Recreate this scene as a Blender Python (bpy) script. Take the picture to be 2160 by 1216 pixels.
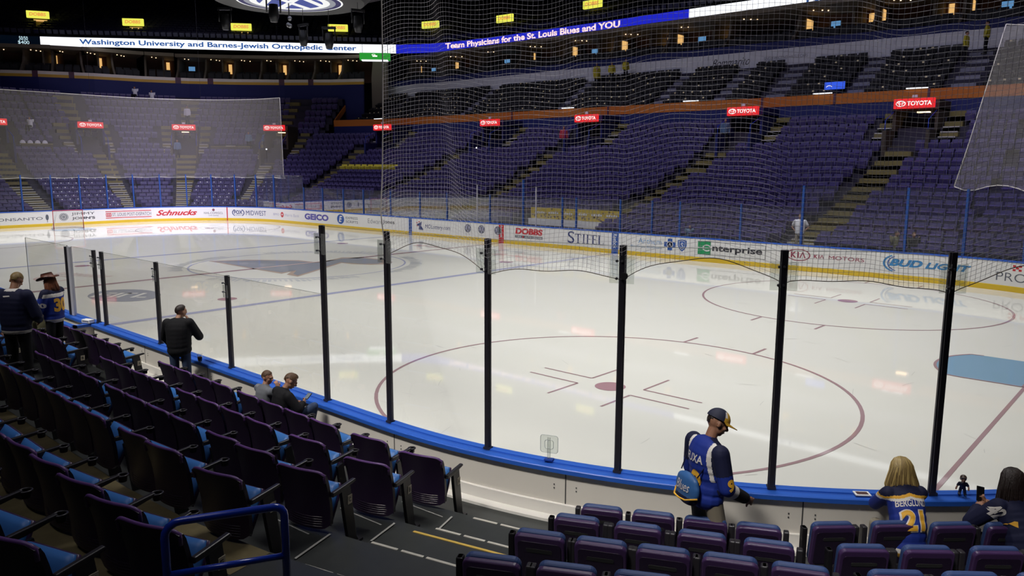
# Empty ice arena seen from the corner seats
import bpy, bmesh, math, random
from math import pi, sin, cos, sqrt, radians, atan2, hypot
from mathutils import Vector, Matrix
from mathutils.bvhtree import BVHTree
random.seed(7)
S = bpy.context.scene
for o in list(bpy.data.objects): bpy.data.objects.remove(o)
COL = S.collection

# ---------------------------------------------------------------- camera
CAM = Vector((29.5077, -19.1372, 4.3115))
YAW, PITCH, ROLL, FPX = 0.7284, -0.15622, 0.0038, 1646.7
cd = bpy.data.cameras.new('camera'); cam = bpy.data.objects.new('camera', cd); COL.objects.link(cam)
f_ = Vector((-sin(YAW)*cos(PITCH), cos(YAW)*cos(PITCH), sin(PITCH)))
r_ = Vector((cos(YAW), sin(YAW), 0)); u_ = r_.cross(f_)
r2 = cos(ROLL)*r_ + sin(ROLL)*u_; u2 = -sin(ROLL)*r_ + cos(ROLL)*u_
Mx = Matrix((r2, u2, -f_)).transposed().to_4x4(); Mx.translation = CAM
cam.matrix_world = Mx
cd.sensor_width = 36; cd.lens = FPX/2160*36; cd.clip_end = 400; cd.clip_start = .05
S.camera = cam

# ---------------------------------------------------------------- world, exposure, lamps
S.view_settings.view_transform = 'Standard'; S.view_settings.look = 'None'
S.view_settings.exposure = 0.0; S.view_settings.gamma = 1.0; S.view_settings.use_curve_mapping = False
w = bpy.data.worlds.new('arena_air'); S.world = w; w.use_nodes = True
w.node_tree.nodes['Background'].inputs[0].default_value = (.28, .30, .60, 1)
w.node_tree.nodes['Background'].inputs[1].default_value = .012

def area(name, loc, size, power, color=(1, 1, 1), spread=160, target=None):
    l = bpy.data.lights.new(name, 'AREA'); l.shape = 'RECTANGLE'; l.size, l.size_y = size
    l.energy = power; l.color = color; l.spread = radians(spread)
    o = bpy.data.objects.new(name, l); COL.objects.link(o); o.location = loc
    if target is not None:
        o.rotation_euler = (Vector(target)-Vector(loc)).to_track_quat('-Z', 'Y').to_euler()
    return o
# rows of rink floodlights on the catwalks
for x in (-24, -8, 8, 22):
    for y in (-6, 6):
        area('rink_floodlight', (x, y, 20), (9, 2.2), 760*(1.15 if x < -20 else .97), (1, .982, .965), 84)
# dim house lights over the stands, plus a beam added for the boards
area('house_light', (0, 7, 24), (56, 3), 1250, (.74, .72, 1.0), 74, (0, 24, 4))
area('house_light', (-22, 6, 24), (3, 34), 1350, (.78, .72, 1.0), 64, (-42, 12, 4))
area('house_light', (26, 8, 23), (10, 3), 220, (.74, .72, 1.0), 64, (26, 24, 3))
area('house_light', (22, -17, 16), (18, 2), 40, (.75, .72, 1.0), 120, (23, -15, 0))
area('house_light', (22, -24, 17), (24, 1), 150, (1, .96, .90), 15, (22, -12.5, .3))  # unseen narrow beam added to brighten the backs of the near boards
area('house_light', (24, -22, 17), (14, 2), 42, (.95, .93, 1.0), 60, (24, -14, 0))

# ---------------------------------------------------------------- materials
def mat(name, col, rough=.5, spec=.5, metal=0, emit=None, estr=0, bump=None, var=0, scale=8, coat=0):
    m = bpy.data.materials.new(name); m.use_nodes = True; nt = m.node_tree; b = nt.nodes['Principled BSDF']
    b.inputs['Base Color'].default_value = (*col, 1); b.inputs['Roughness'].default_value = rough
    b.inputs['Specular IOR Level'].default_value = spec; b.inputs['Metallic'].default_value = metal
    b.inputs['Coat Weight'].default_value = coat; b.inputs['Coat Roughness'].default_value = .12
    if emit: b.inputs['Emission Color'].default_value = (*emit, 1); b.inputs['Emission Strength'].default_value = estr
    if var or bump:
        tc = nt.nodes.new('ShaderNodeTexCoord'); n = nt.nodes.new('ShaderNodeTexNoise'); n.inputs['Scale'].default_value = scale
        n.inputs['Detail'].default_value = 4; nt.links.new(tc.outputs['Object'], n.inputs['Vector'])
        if var:
            mx = nt.nodes.new('ShaderNodeMix'); mx.data_type = 'RGBA'
            mx.inputs[6].default_value = (*[c*(1-var) for c in col], 1); mx.inputs[7].default_value = (*[min(1, c*(1+var)) for c in col], 1)
            nt.links.new(n.outputs['Fac'], mx.inputs[0]); nt.links.new(mx.outputs[2], b.inputs['Base Color'])
        if bump:
            bp = nt.nodes.new('ShaderNodeBump'); bp.inputs['Strength'].default_value = bump; bp.inputs['Distance'].default_value = .01
            nt.links.new(n.outputs['Fac'], bp.inputs['Height']); nt.links.new(bp.outputs[0], b.inputs['Normal'])
    return m
def glow(name, col, s): return mat(name, (.02, .02, .02), .6, .2, emit=col, estr=s)
M = {}
# ice: frosted white under a thin clear polished skin
def ice_mat(name, col):
    m = bpy.data.materials.new(name); m.use_nodes = True; nt = m.node_tree; b = nt.nodes['Principled BSDF']
    b.inputs['Roughness'].default_value = .035; b.inputs['Specular IOR Level'].default_value = .5; b.inputs['IOR'].default_value = 1.31
    tc = nt.nodes.new('ShaderNodeTexCoord')
    mp = nt.nodes.new('ShaderNodeMapping'); mp.inputs['Scale'].default_value = (.35, .35, .35); nt.links.new(tc.outputs['Object'], mp.inputs[0])
    n = nt.nodes.new('ShaderNodeTexNoise'); n.inputs['Scale'].default_value = 1.0; n.inputs['Detail'].default_value = 5; nt.links.new(mp.outputs[0], n.inputs[0])
    cr = nt.nodes.new('ShaderNodeMix'); cr.data_type = 'RGBA'
    cr.inputs[6].default_value = (*[c*.965 for c in col], 1); cr.inputs[7].default_value = (*[min(1, c*1.03) for c in col], 1)
    nt.links.new(n.outputs['Fac'], cr.inputs[0]); nt.links.new(cr.outputs[2], b.inputs['Base Color'])
    n2 = nt.nodes.new('ShaderNodeTexNoise'); n2.inputs['Scale'].default_value = .8; n2.inputs['Detail'].default_value = 3; nt.links.new(tc.outputs['Object'], n2.inputs[0])
    bp = nt.nodes.new('ShaderNodeBump'); bp.inputs['Strength'].default_value = .012; bp.inputs['Distance'].default_value = .006
    nt.links.new(n2.outputs['Fac'], bp.inputs['Height']); nt.links.new(bp.outputs[0], b.inputs['Normal'])
    return m
M['ice'] = ice_mat('white_ice', (.80, .80, .75))
M['ice_blue'] = ice_mat('blue_line_paint', (.42, .44, .62))
M['ice_red'] = ice_mat('red_line_paint', (.40, .27, .29))
M['ice_dot'] = ice_mat('red_dot_paint', (.43, .26, .30))
M['ice_crease'] = ice_mat('crease_paint', (.25, .41, .56))
M['ice_grey'] = ice_mat('grey_logo_paint', (.33, .35, .40))
M['ice_tan'] = ice_mat('tan_logo_paint', (.54, .43, .37))
M['ice_lred'] = ice_mat('faint_red_paint', (.68, .52, .50))
M['ice_lgrey'] = ice_mat('faint_grey_paint', (.62, .64, .66))
M['ice_scuff'] = ice_mat('snow_scuff', (.66, .66, .63))
M['board'] = mat('white_board_plastic', (.88, .875, .85), .32, .5)
M['board_out'] = mat('board_back_panel', (.74, .70, .63), .5, .3, var=.05, scale=1.5)
M['seam'] = mat('dark_seam', (.05, .05, .05), .8)
M['yellow'] = mat('yellow_kickplate', (.80, .55, .035), .35, .5)
M['cap'] = mat('blue_cap_rail', (.025, .12, .56), .4, .5)
M['cap2'] = mat('blue_cap_groove', (.01, .05, .30), .5, .4)
M['ledge'] = mat('white_ledge', (.85, .82, .76), .5)
M['post'] = mat('dark_steel_post', (.035, .032, .042), .38, .6, metal=.3)
M['postblue'] = mat('blue_steel_post', (.015, .07, .30), .4, .5)
M['postwhite'] = mat('pale_steel_post', (.55, .55, .62), .4, .5)
M['bolt'] = mat('bolt_steel', (.25, .25, .27), .35, .5, metal=.8)
M['concrete'] = mat('dark_concrete', (.045, .043, .045), .8, .3, var=.25, scale=3)
M['tread'] = mat('dark_rubber_tread', (.030, .033, .032), .45, .5, var=.3, scale=5)
M['tan'] = mat('tan_stair_concrete', (.20, .165, .055), .75, .3, var=.2, scale=2)
M['nosing'] = mat('pale_nosing_strip', (.50, .48, .42), .6)
M['nosey'] = mat('yellow_nosing_strip', (.62, .42, .08), .6)
M['cushion_r'] = mat('slate_blue_seat_vinyl', (.030, .058, .17), .5, .4)
M['shell'] = mat('purple_seat_plastic', (.016, .008, .026), .34, .5, bump=.08, scale=60)
M['rim'] = mat('lit_seat_rim', (.115, .050, .19), .35, .5)  # paler than the shell, painting the light caught along the top edge
M['shell_r'] = mat('violet_seat_plastic', (.048, .022, .080), .30, .55, bump=.05, scale=60)
M['cushion'] = mat('blue_seat_vinyl', (.04, .16, .46), .42, .5)
M['frame'] = mat('black_seat_frame', (.022, .020, .024), .36, .5)
M['plate'] = mat('cream_row_plate', (.62, .55, .42), .5)
M['black'] = mat('black_print', (.02, .02, .02), .6)
M['white'] = mat('white_print', (.85, .85, .85), .6)
M['rail'] = mat('glossy_blue_rail', (.010, .045, .42), .22, .6, coat=.5)
M['farseat'] = mat('far_purple_seat', (.080, .062, .190), .45, .5)
M['farback'] = mat('far_seat_back', (.060, .048, .150), .5, .4)
M['clubseat'] = mat('dark_club_seat', (.022, .022, .024), .6, .3)
M['dot'] = mat('brass_seat_number', (.95, .80, .40), .4)
M['seatdot'] = mat('seat_number_glint', (.85, .85, .8), .3)  # pale dots paint the small reflection high on each seat back
M['orange'] = mat('orange_club_wall', (.50, .15, .020), .6, .3)
M['greywall'] = mat('grey_fascia', (.66, .66, .70), .6, .3)
M['bluewall'] = mat('navy_wall', (.016, .022, .12), .6, .3)
M['darkwall'] = mat('dark_wall', (.012, .012, .020), .8, .2)
M['stripe_w'] = mat('cream_fascia', (.80, .72, .62), .5)
M['stripe_y'] = mat('gold_fascia', (.66, .38, .045), .5)
M['stripe_p'] = mat('maroon_fascia', (.10, .04, .07), .5)
M['suite'] = mat('suite_partition', (.14, .115, .085), .7)
M['suiteceil'] = mat('suite_ceiling', (.22, .18, .13), .7)
M['suiteback'] = mat('suite_back_wall', (.10, .045, .025), .7)
M['warm'] = glow('warm_wall_lamp', (1, .58, .20), .8)
M['warmdim'] = glow('warm_downlight', (1, .66, .36), 3.5)
M['tv'] = glow('suite_tv_screen', (.16, .40, .75), .6)
M['ledw'] = glow('white_led_ribbon', (.93, .95, 1.0), 1.25)
M['ledb'] = glow('blue_led_ribbon', (.012, .018, .55), 1.0)
M['ledtx'] = glow('pink_led_text', (1, .70, .72), 1.25)
M['ledblack'] = glow('black_led_ribbon', (.0, .002, .006), 1)
M['ledcy'] = glow('pale_led_text', (.65, .9, 1), 1.0)
M['ledtxb'] = glow('blue_led_text', (.02, .09, .32), 1.0)
M['signred'] = glow('red_backlit_sign', (.80, .02, .025), 1.0)
M['signwhite'] = glow('white_backlit_letters', (1, .93, .9), 1.2)
M['signyel'] = glow('yellow_backlit_sign', (.85, .85, .10), 1.0)
M['signorange'] = glow('orange_backlit_letters', (.85, .30, .08), 1.0)
M['signgreen'] = glow('green_backlit_sign', (.02, .30, .03), 1.0)
M['signblue'] = glow('blue_backlit_sign', (.03, .10, .75), 1.0)
M['yelseat'] = mat('yellow_seat_cover', (.72, .62, .06), .5)
M['netw'] = mat('white_net_twine', (.80, .77, .80), .7)
M['rope'] = mat('pale_net_rope', (.70, .66, .62), .7)
M['ropedark'] = mat('brown_net_rope', (.16, .12, .09), .8)
M['goalred'] = mat('red_goal_frame', (.50, .02, .02), .35)
M['metaldark'] = mat('dark_rig_metal', (.022, .022, .026), .4, .5, metal=.4)
M['greyunder'] = mat('scoreboard_underside', (.06, .06, .06), .6)
M['clear'] = None
def glass_mat(name, tint=(.95, .965, .95), refl=.55, haze=0.0):
    m = bpy.data.materials.new(name); m.use_nodes = True; nt = m.node_tree; nt.nodes.clear()
    out = nt.nodes.new('ShaderNodeOutputMaterial'); t = nt.nodes.new('ShaderNodeBsdfTransparent'); t.inputs[0].default_value = (*tint, 1)
    g = nt.nodes.new('ShaderNodeBsdfGlossy'); g.inputs['Roughness'].default_value = .02
    fr = nt.nodes.new('ShaderNodeFresnel'); fr.inputs[0].default_value = 1.45
    mu = nt.nodes.new('ShaderNodeMath'); mu.operation = 'MULTIPLY'; mu.inputs[1].default_value = refl; nt.links.new(fr.outputs[0], mu.inputs[0])
    mx = nt.nodes.new('ShaderNodeMixShader'); nt.links.new(mu.outputs[0], mx.inputs[0]); nt.links.new(t.outputs[0], mx.inputs[1]); nt.links.new(g.outputs[0], mx.inputs[2])
    last = mx
    if haze:
        d = nt.nodes.new('ShaderNodeBsdfDiffuse'); d.inputs[0].default_value = (.8, .8, .8, 1)
        m2 = nt.nodes.new('ShaderNodeMixShader'); m2.inputs[0].default_value = haze
        nt.links.new(mx.outputs[0], m2.inputs[1]); nt.links.new(d.outputs[0], m2.inputs[2]); last = m2
    nt.links.new(last.outputs[0], out.inputs[0]); return m
M['glass'] = glass_mat('clear_rink_glass', (.985, .985, .975), .10)
M['glasshazy'] = glass_mat('hazy_rink_glass', (.965, .96, .94), .12, .012)  # slight even grey haze mixed into the low panes
M['glassfar'] = glass_mat('far_rink_glass', (.96, .97, .98), .45, .018)  # pale diffuse share stands in for the ice mirrored in the glass
M['acrylic'] = glass_mat('clear_acrylic', (.93, .95, .93), .5, .10)
M['edge'] = mat('glass_edge', (.36, .38, .36), .3)
M['netsheet'] = None
def sheer(name, cover, col):
    m = bpy.data.materials.new(name); m.use_nodes = True; nt = m.node_tree; nt.nodes.clear()
    out = nt.nodes.new('ShaderNodeOutputMaterial'); t = nt.nodes.new('ShaderNodeBsdfTransparent')
    d = nt.nodes.new('ShaderNodeBsdfDiffuse'); d.inputs[0].default_value = (*col, 1)
    tl = nt.nodes.new('ShaderNodeBsdfTranslucent'); tl.inputs[0].default_value = (*col, 1)
    ms = nt.nodes.new('ShaderNodeMixShader'); ms.inputs[0].default_value = .5; nt.links.new(d.outputs[0], ms.inputs[1]); nt.links.new(tl.outputs[0], ms.inputs[2])
    mx = nt.nodes.new('ShaderNodeMixShader'); mx.inputs[0].default_value = cover
    nt.links.new(t.outputs[0], mx.inputs[1]); nt.links.new(ms.outputs[0], mx.inputs[2]); nt.links.new(mx.outputs[0], out.inputs[0]); return m
M['netsheet'] = sheer('fine_white_netting', .24, (.72, .68, .62))

# ---------------------------------------------------------------- mesh helpers
class MB:
    def __init__(s): s.v = []; s.f = []; s.m = []; s.sm = []
    def add(s, vs, fs, mi=0, smooth=False):
        b = len(s.v); s.v += [tuple(v) for v in vs]
        s.f += [tuple(b+i for i in f) for f in fs]; s.m += [mi]*len(fs); s.sm += [smooth]*len(fs); return s
    def box(s, c, size, R=None, mi=0):
        c = Vector(c); hx, hy, hz = [a/2 for a in size]
        vs = [Vector((x, y, z)) for z in (-hz, hz) for y in (-hy, hy) for x in (-hx, hx)]
        if R is not None: vs = [R @ v for v in vs]
        return s.add([c+v for v in vs], [(0, 2, 3, 1), (4, 5, 7, 6), (0, 1, 5, 4), (2, 6, 7, 3), (0, 4, 6, 2), (1, 3, 7, 5)], mi)
    def boxz(s, x0, x1, y0, y1, z0, z1, mi=0): return s.box(((x0+x1)/2, (y0+y1)/2, (z0+z1)/2), (x1-x0, y1-y0, z1-z0), None, mi)
    def tube(s, pts, r, n=8, mi=0, caps=True, closed=False):
        pts = [Vector(p) for p in pts]; N = len(pts); rs = r if isinstance(r, (list, tuple)) else [r]*N
        up = None; rings = []
        for i, p in enumerate(pts):
            if closed: t = pts[(i+1) % N]-pts[i-1]
            else: t = pts[min(i+1, N-1)]-pts[max(i-1, 0)]
            t = t.normalized() if t.length > 1e-9 else Vector((0, 0, 1))
            if up is None: up = Vector((0, 0, 1)) if abs(t.z) < .9 else Vector((1, 0, 0))
            a = up-t*up.dot(t)
            if a.length < 1e-4: a = Vector((1, 0, 0))-t*t.x
            a.normalize(); b = t.cross(a); up = a
            rings.append([p+(a*cos(2*pi*k/n)+b*sin(2*pi*k/n))*rs[i] for k in range(n)])
        vs = [v for R in rings for v in R]; fs = []
        for i in range(N if closed else N-1):
            j = (i+1) % N
            for k in range(n): fs.append((i*n+k, j*n+k, j*n+(k+1) % n, i*n+(k+1) % n))
        s.add(vs, fs, mi, n > 4)
        if caps and not closed:
            b = len(s.v)-N*n; s.f += [tuple(b+k for k in range(n)), tuple(b+(N-1)*n+k for k in reversed(range(n)))]; s.m += [mi]*2; s.sm += [False]*2
        return s
    def ell(s, c, r, R=None, nu=14, nv=9, mi=0):
        c = Vector(c); vs = []
        for j in range(nv+1):
            t = pi*j/nv
            for i in range(nu):
                v = Vector((r[0]*sin(t)*cos(2*pi*i/nu), r[1]*sin(t)*sin(2*pi*i/nu), r[2]*cos(t)))
                if R is not None: v = R @ v
                vs.append(c+v)
        fs = [(j*nu+i, (j+1)*nu+i, (j+1)*nu+(i+1) % nu, j*nu+(i+1) % nu) for j in range(nv) for i in range(nu)]
        return s.add(vs, fs, mi, True)
    def prism(s, poly, d0, d1, O, X, Y, Z, mi=0):
        """polygon (x,y) in frame O,X,Y extruded along Z from d0 to d1"""
        n = len(poly); vs = [O+X*a+Y*b+Z*d for d in (d0, d1) for a, b in poly]
        fs = [tuple(reversed(range(n))), tuple(range(n, 2*n))]+[(i, (i+1) % n, n+(i+1) % n, n+i) for i in range(n)]
        return s.add(vs, fs, mi)
    def obj(s, name, mats, parent=None, kind=None, label=None):
        me = bpy.data.meshes.new(name); me.from_pydata(s.v, [], s.f)
        if not isinstance(mats, (list, tuple)): mats = [mats]
        for m in mats: me.materials.append(M[m] if isinstance(m, str) else m)
        if len(mats) > 1: me.polygons.foreach_set('material_index', s.m)
        me.polygons.foreach_set('use_smooth', s.sm); me.update()
        o = bpy.data.objects.new(name, me); COL.objects.link(o)
        if parent is not None: o.parent = parent
        if kind: o['kind'] = kind
        if label: o['label'] = label
        return o
def bevel(o, w, seg=2):
    b = o.modifiers.new('bevel', 'BEVEL'); b.width = w; b.segments = seg; b.limit_method = 'ANGLE'; return o
def tag(o, label, cat, group=None, kind=None):
    if label: o['label'] = label
    if cat: o['category'] = cat
    if group: o['group'] = group
    if kind: o['kind'] = kind
    return o
def thing(name, label, cat, loc=(0, 0, 0), rz=0, group=None):
    o = bpy.data.objects.new(name, None); COL.objects.link(o); o.empty_display_size = .1
    o.location = loc; o.rotation_euler = (0, 0, rz); return tag(o, label, cat, group)
def dup(root, loc=None, rz=None, label=None, group=None, scale=None):
    r = root.copy(); COL.objects.link(r)
    if loc is not None: r.location = loc
    if rz is not None: r.rotation_euler = (0, 0, rz)
    if label: r['label'] = label
    if group: r['group'] = group
    if scale: r.scale = scale
    for ch in list(root.children):
        c = ch.copy(); COL.objects.link(c); c.parent = r
        for g in ch.children:
            d = g.copy(); COL.objects.link(d); d.parent = c
    return r
def struct(o): o['kind'] = 'structure'; return o
ORD = ['zeroth', 'first', 'second', 'third', 'fourth', 'fifth', 'sixth', 'seventh', 'eighth', 'ninth', 'tenth', 'eleventh', 'twelfth', 'thirteenth', 'fourteenth', 'fifteenth', 'sixteenth', 'seventeenth', 'eighteenth', 'nineteenth', 'twentieth']
def ordn(i): return ORD[i] if i < len(ORD) else '%dth' % i if i % 10 not in (1, 2, 3) else '%d%s' % (i, {1: 'st', 2: 'nd', 3: 'rd'}[i % 10])

# ---------------------------------------------------------------- rink path
RC, HX, HY = 8.53, 30.48, 12.95
SX, SY = HX-RC, HY-RC; QA = pi/2*RC; PL = 4*(SX+SY)+4*QA
def path(s, d=0):
    """point at length s (0 = middle of the far side, growing to the right) and offset d outward"""
    s = s % PL
    if s < SX: x, y, nx, ny = s, HY, 0, 1
    else:
        s -= SX
        if s < QA: a = s/RC; nx, ny = sin(a), cos(a); x, y = SX+RC*nx, SY+RC*ny
        elif s < QA+2*SY: x, y, nx, ny = HX, SY-(s-QA), 1, 0
        elif s < 2*QA+2*SY: a = (s-QA-2*SY)/RC; nx, ny = cos(a), -sin(a); x, y = SX+RC*nx, -SY+RC*ny
        else:
            s -= 2*QA+2*SY
            if s < 2*SX: x, y, nx, ny = SX-s, -HY, 0, -1
            else:
                s -= 2*SX
                if s < QA: a = s/RC; nx, ny = -sin(a), -cos(a); x, y = -SX+RC*nx, -SY+RC*ny
                elif s < QA+2*SY: x, y, nx, ny = -HX, -SY+(s-QA), -1, 0
                elif s < 2*QA+2*SY: a = (s-QA-2*SY)/RC; nx, ny = -cos(a), sin(a); x, y = -SX+RC*nx, SY+RC*ny
                else: s -= 2*QA+2*SY; x, y, nx, ny = -SX+s, HY, 0, 1
    return Vector((x+nx*d, y+ny*d, 0)), Vector((nx, ny, 0))
def P3(s, d, z): p, n = path(s, d); return Vector((p.x, p.y, z))
def srange(a, b, step):
    n = max(1, int(math.ceil((b-a)/step))); return [a+(b-a)*i/n for i in range(n+1)]
def strip(mb, ss, prof, mi=0, closed=False, smooth=False):
    """sweep profile [(d,z)...] along s values"""
    n = len(prof); vs = [P3(s, d, z) for s in ss for d, z in prof]; fs = []
    N = len(ss)
    for i in range(N if closed else N-1):
        j = (i+1) % N
        for k in range(n-1): fs.append((i*n+k, i*n+k+1, j*n+k+1, j*n+k))
    mb.add(vs, fs, mi, smooth)
    return mb
def box_along(mb, ss, d0, d1, z0, z1, mi=0, closed=False):
    strip(mb, ss, [(d0, z0), (d1, z0), (d1, z1), (d0, z1), (d0, z0)], mi, closed)
    if not closed:
        for s, fl in ((ss[0], 1), (ss[-1], 0)):
            q = [P3(s, d0, z0), P3(s, d1, z0), P3(s, d1, z1), P3(s, d0, z1)]
            mb.add(q if fl else q[::-1], [(0, 1, 2, 3)], mi)
    return mb
# text -> 2D triangles
_tc = {}
def glyphs(txt, shear=0, bold=0, extr=0):
    key = (txt, shear, bold)
    if key in _tc: return _tc[key]
    c = bpy.data.curves.new('t', 'FONT'); c.body = txt; c.size = 1; c.shear = shear; c.offset = bold; c.fill_mode = 'FRONT' if not extr else 'BOTH'
    c.resolution_u = 4
    o = bpy.data.objects.new('t', c); COL.objects.link(o)
    dg = bpy.context.evaluated_depsgraph_get(); me = bpy.data.meshes.new_from_object(o.evaluated_get(dg))
    vs = [(v.co.x, v.co.y) for v in me.vertices]; fs = [tuple(p.vertices) for p in me.polygons]
    bpy.data.objects.remove(o); bpy.data.curves.remove(c); bpy.data.meshes.remove(me)
    x0 = min(v[0] for v in vs); x1 = max(v[0] for v in vs); y0 = min(v[1] for v in vs); y1 = max(v[1] for v in vs)
    vs = [((x-x0)/(x1-x0), (y-y0)/(y1-y0)) for x, y in vs]
    _tc[key] = (vs, fs, (x1-x0)/(y1-y0)); return _tc[key]
def put(mb, txt, fn, x0, x1, y0, y1, mi=0, shear=0, bold=.012, rot=False):
    """write txt into rectangle of a surface fn(x,y)->Vector"""
    if 'M' in txt and bold > 0 and not rot:      # M self-intersects when emboldened
        bold = 0
    vs, fs, _ = glyphs(txt, shear, bold)
    if rot: pts = [(x0+(x1-x0)*y, y1-(y1-y0)*x) for x, y in vs]
    else: pts = [(x0+(x1-x0)*x, y0+(y1-y0)*y) for x, y in vs]
    mb.add([fn(*p) for p in pts], fs, mi)
def put_poly(mb, poly, fn, mi=0): mb.add([fn(*p) for p in poly], [tuple(range(len(poly)))], mi)
def ringpoly(mb, cx, cy, rx, ry, tx, ty, fn, mi=0, n=40, a0=0, a1=2*pi):
    N = n+1; vs = []
    for i in range(N):
        a = a0+(a1-a0)*i/n; vs += [fn(cx+rx*cos(a), cy+ry*sin(a)), fn(cx+(rx-tx)*cos(a), cy+(ry-ty)*sin(a))]
    mb.add(vs, [(2*i, 2*i+1, 2*i+3, 2*i+2) for i in range(n)], mi)
def disc(mb, cx, cy, rx, ry, fn, mi=0, n=32):
    mb.add([fn(cx+rx*cos(2*pi*i/n), cy+ry*sin(2*pi*i/n)) for i in range(n)], [tuple(range(n))], mi)
def rect(x0, x1, y0, y1): return [(x0, y0), (x1, y0), (x1, y1), (x0, y1)]
# ================================================================= ICE
NP = 240
mb = MB(); ring = [P3(PL*i/NP, .02, 0) for i in range(NP)]
mb.add(ring, [tuple(reversed(range(NP)))]); 
floor = struct(mb.obj('floor', 'ice')); floor['label'] = 'white ice sheet of the hockey rink'
def ice(x, y): return Vector((x, y, .004))
def ice2(x, y): return Vector((x, y, .007))
def ypath(x):
    ax = abs(x)
    return HY if ax <= SX else SY+sqrt(max(0, RC*RC-(ax-SX)**2))
def cross_line(x, w, m, name):
    y = ypath(x)-.01; b = MB(); b.add([ice(x-w/2, -y), ice(x+w/2, -y), ice(x+w/2, y), ice(x-w/2, y)], [(0, 1, 2, 3)]); b.obj(name, m, floor)
cross_line(7.62, .30, 'ice_blue', 'blue_line'); cross_line(-7.62, .30, 'ice_blue', 'blue_line')
cross_line(0, .30, 'ice_red', 'center_line'); cross_line(27.13, .07, 'ice_red', 'goal_line'); cross_line(-27.13, .07, 'ice_red', 'goal_line')
def faceoff(cx, cy):
    b = MB(); ringpoly(b, cx, cy, 4.59, 4.59, .07, .07, ice, n=96)
    for sy in (-1, 1):
        for dx in (-.90, .90):
            put_poly(b, rect(cx+dx-.035, cx+dx+.035, min(cy+sy*4.5, cy+sy*5.18), max(cy+sy*4.5, cy+sy*5.18)), ice)
    w = .05
    for sx in (-1, 1):
        for sy in (-1, 1):
            x0, y0 = cx+sx*.62, cy+sy*.24
            put_poly(b, rect(min(x0, x0+sx*1.25), max(x0, x0+sx*1.25), y0-w/2, y0+w/2), ice)
            put_poly(b, rect(x0-w/2, x0+w/2, min(y0, y0+sy*.95), max(y0, y0+sy*.95)), ice)
    b.obj('faceoff_circle', 'ice_red', floor)
    b = MB(); disc(b, cx, cy, .305, .305, ice); b.obj('faceoff_dot', 'ice_dot', floor)
for cx, cy in ((21.03, -6.71), (21.03, 6.71), (-21.03, -6.71), (-21.03, 6.71)): faceoff(cx, cy)
for cx in (-6.1, 6.1):
    for cy in (-6.71, 6.71):
        b = MB(); disc(b, cx, cy, .305, .305, ice); b.obj('faceoff_dot', 'ice_dot', floor)
for sg in (1, -1):
    b = MB(); g = sg*27.1
    poly = [(g, 1.22), (g, -1.22), (g-sg*1.15, -1.22)]+[(g-sg*1.83*cos(radians(a)), 1.83*sin(radians(a))) for a in range(-40, 41, 8)]+[(g-sg*1.15, 1.22)]
    put_poly(b, poly, ice); b.obj('goal_crease', 'ice_crease', floor)
    b = MB()
    for i in range(len(poly)-1):
        p, q = Vector(poly[i]), Vector(poly[i+1]); t = (q-p).normalized()*.0; n = Vector((-(q-p).y, (q-p).x)).normalized()*.03
        put_poly(b, [p-n, q-n, q+n, p+n], ice2)
    b.obj('crease_outline', 'ice_red', floor)
# centre ring and the winged note painted on the ice
b = MB(); ringpoly(b, 0, 0, 4.59, 4.59, .08, .08, ice, n=96); b.obj('center_circle', 'ice_blue', floor)
b = MB()
random.seed(3)
for a0, a1 in ((10, 75), (100, 165), (190, 250), (285, 350)):
    a = a0
    while a < a1:
        h = .34+.30*random.random(); t = radians(a); dw = radians(1.1+random.random())
        r0 = 4.78; b.add([ice(r0*cos(t), r0*sin(t)), ice((r0+h)*cos(t+.03), (r0+h)*sin(t+.03)), ice((r0+h*.9)*cos(t+dw+.02), (r0+h*.9)*sin(t+dw+.02)), ice(r0*cos(t+dw), r0*sin(t+dw))], [(0, 1, 2, 3)])
        a += 2.3
b.obj('feather_ring', 'ice_lgrey', floor)
wing = [(-3.83, -2.24), (-3.04, -.8), (-1.19, .71), (-.09, .81), (-.03, 1.36), (-.68, 2.71), (.02, 3.38), (1.33, 3.49), (2.43, 3.2), (2.87, 2.59), (2.46, 1.91), (1.74, 1.52), (1.04, 1.45), (3.34, -2.3), (2.52, -2.27), (1.88, -1.64), (2.17, -2.27), (-.03, -2.29)]
inner = [(-3.44, -2.07), (-2.39, -.56), (-.99, .45), (.18, .63), (.23, 1.18), (-.28, 2.41), (.3, 3.17), (1.33, 3.27), (1.95, 3.0), (2.43, 2.39), (1.91, 1.8), (.78, 1.57), (1.72, .07), (3.05, -2.11), (2.56, -1.99), (1.77, -1.33), (1.85, -2.07), (-.06, -2.16)]
b = MB(); put_poly(b, wing, ice); b.obj('winged_note_outline', 'ice_tan', floor)
b = MB(); put_poly(b, inner, ice2); b.obj('winged_note', 'ice_grey', floor)
def ice3(x, y): return Vector((x, y, .010))
b = MB(); put_poly(b, rect(-.09, .09, -2.2, 1.2), ice3); b.obj('center_line_over_logo', 'ice_lred', floor)
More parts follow.
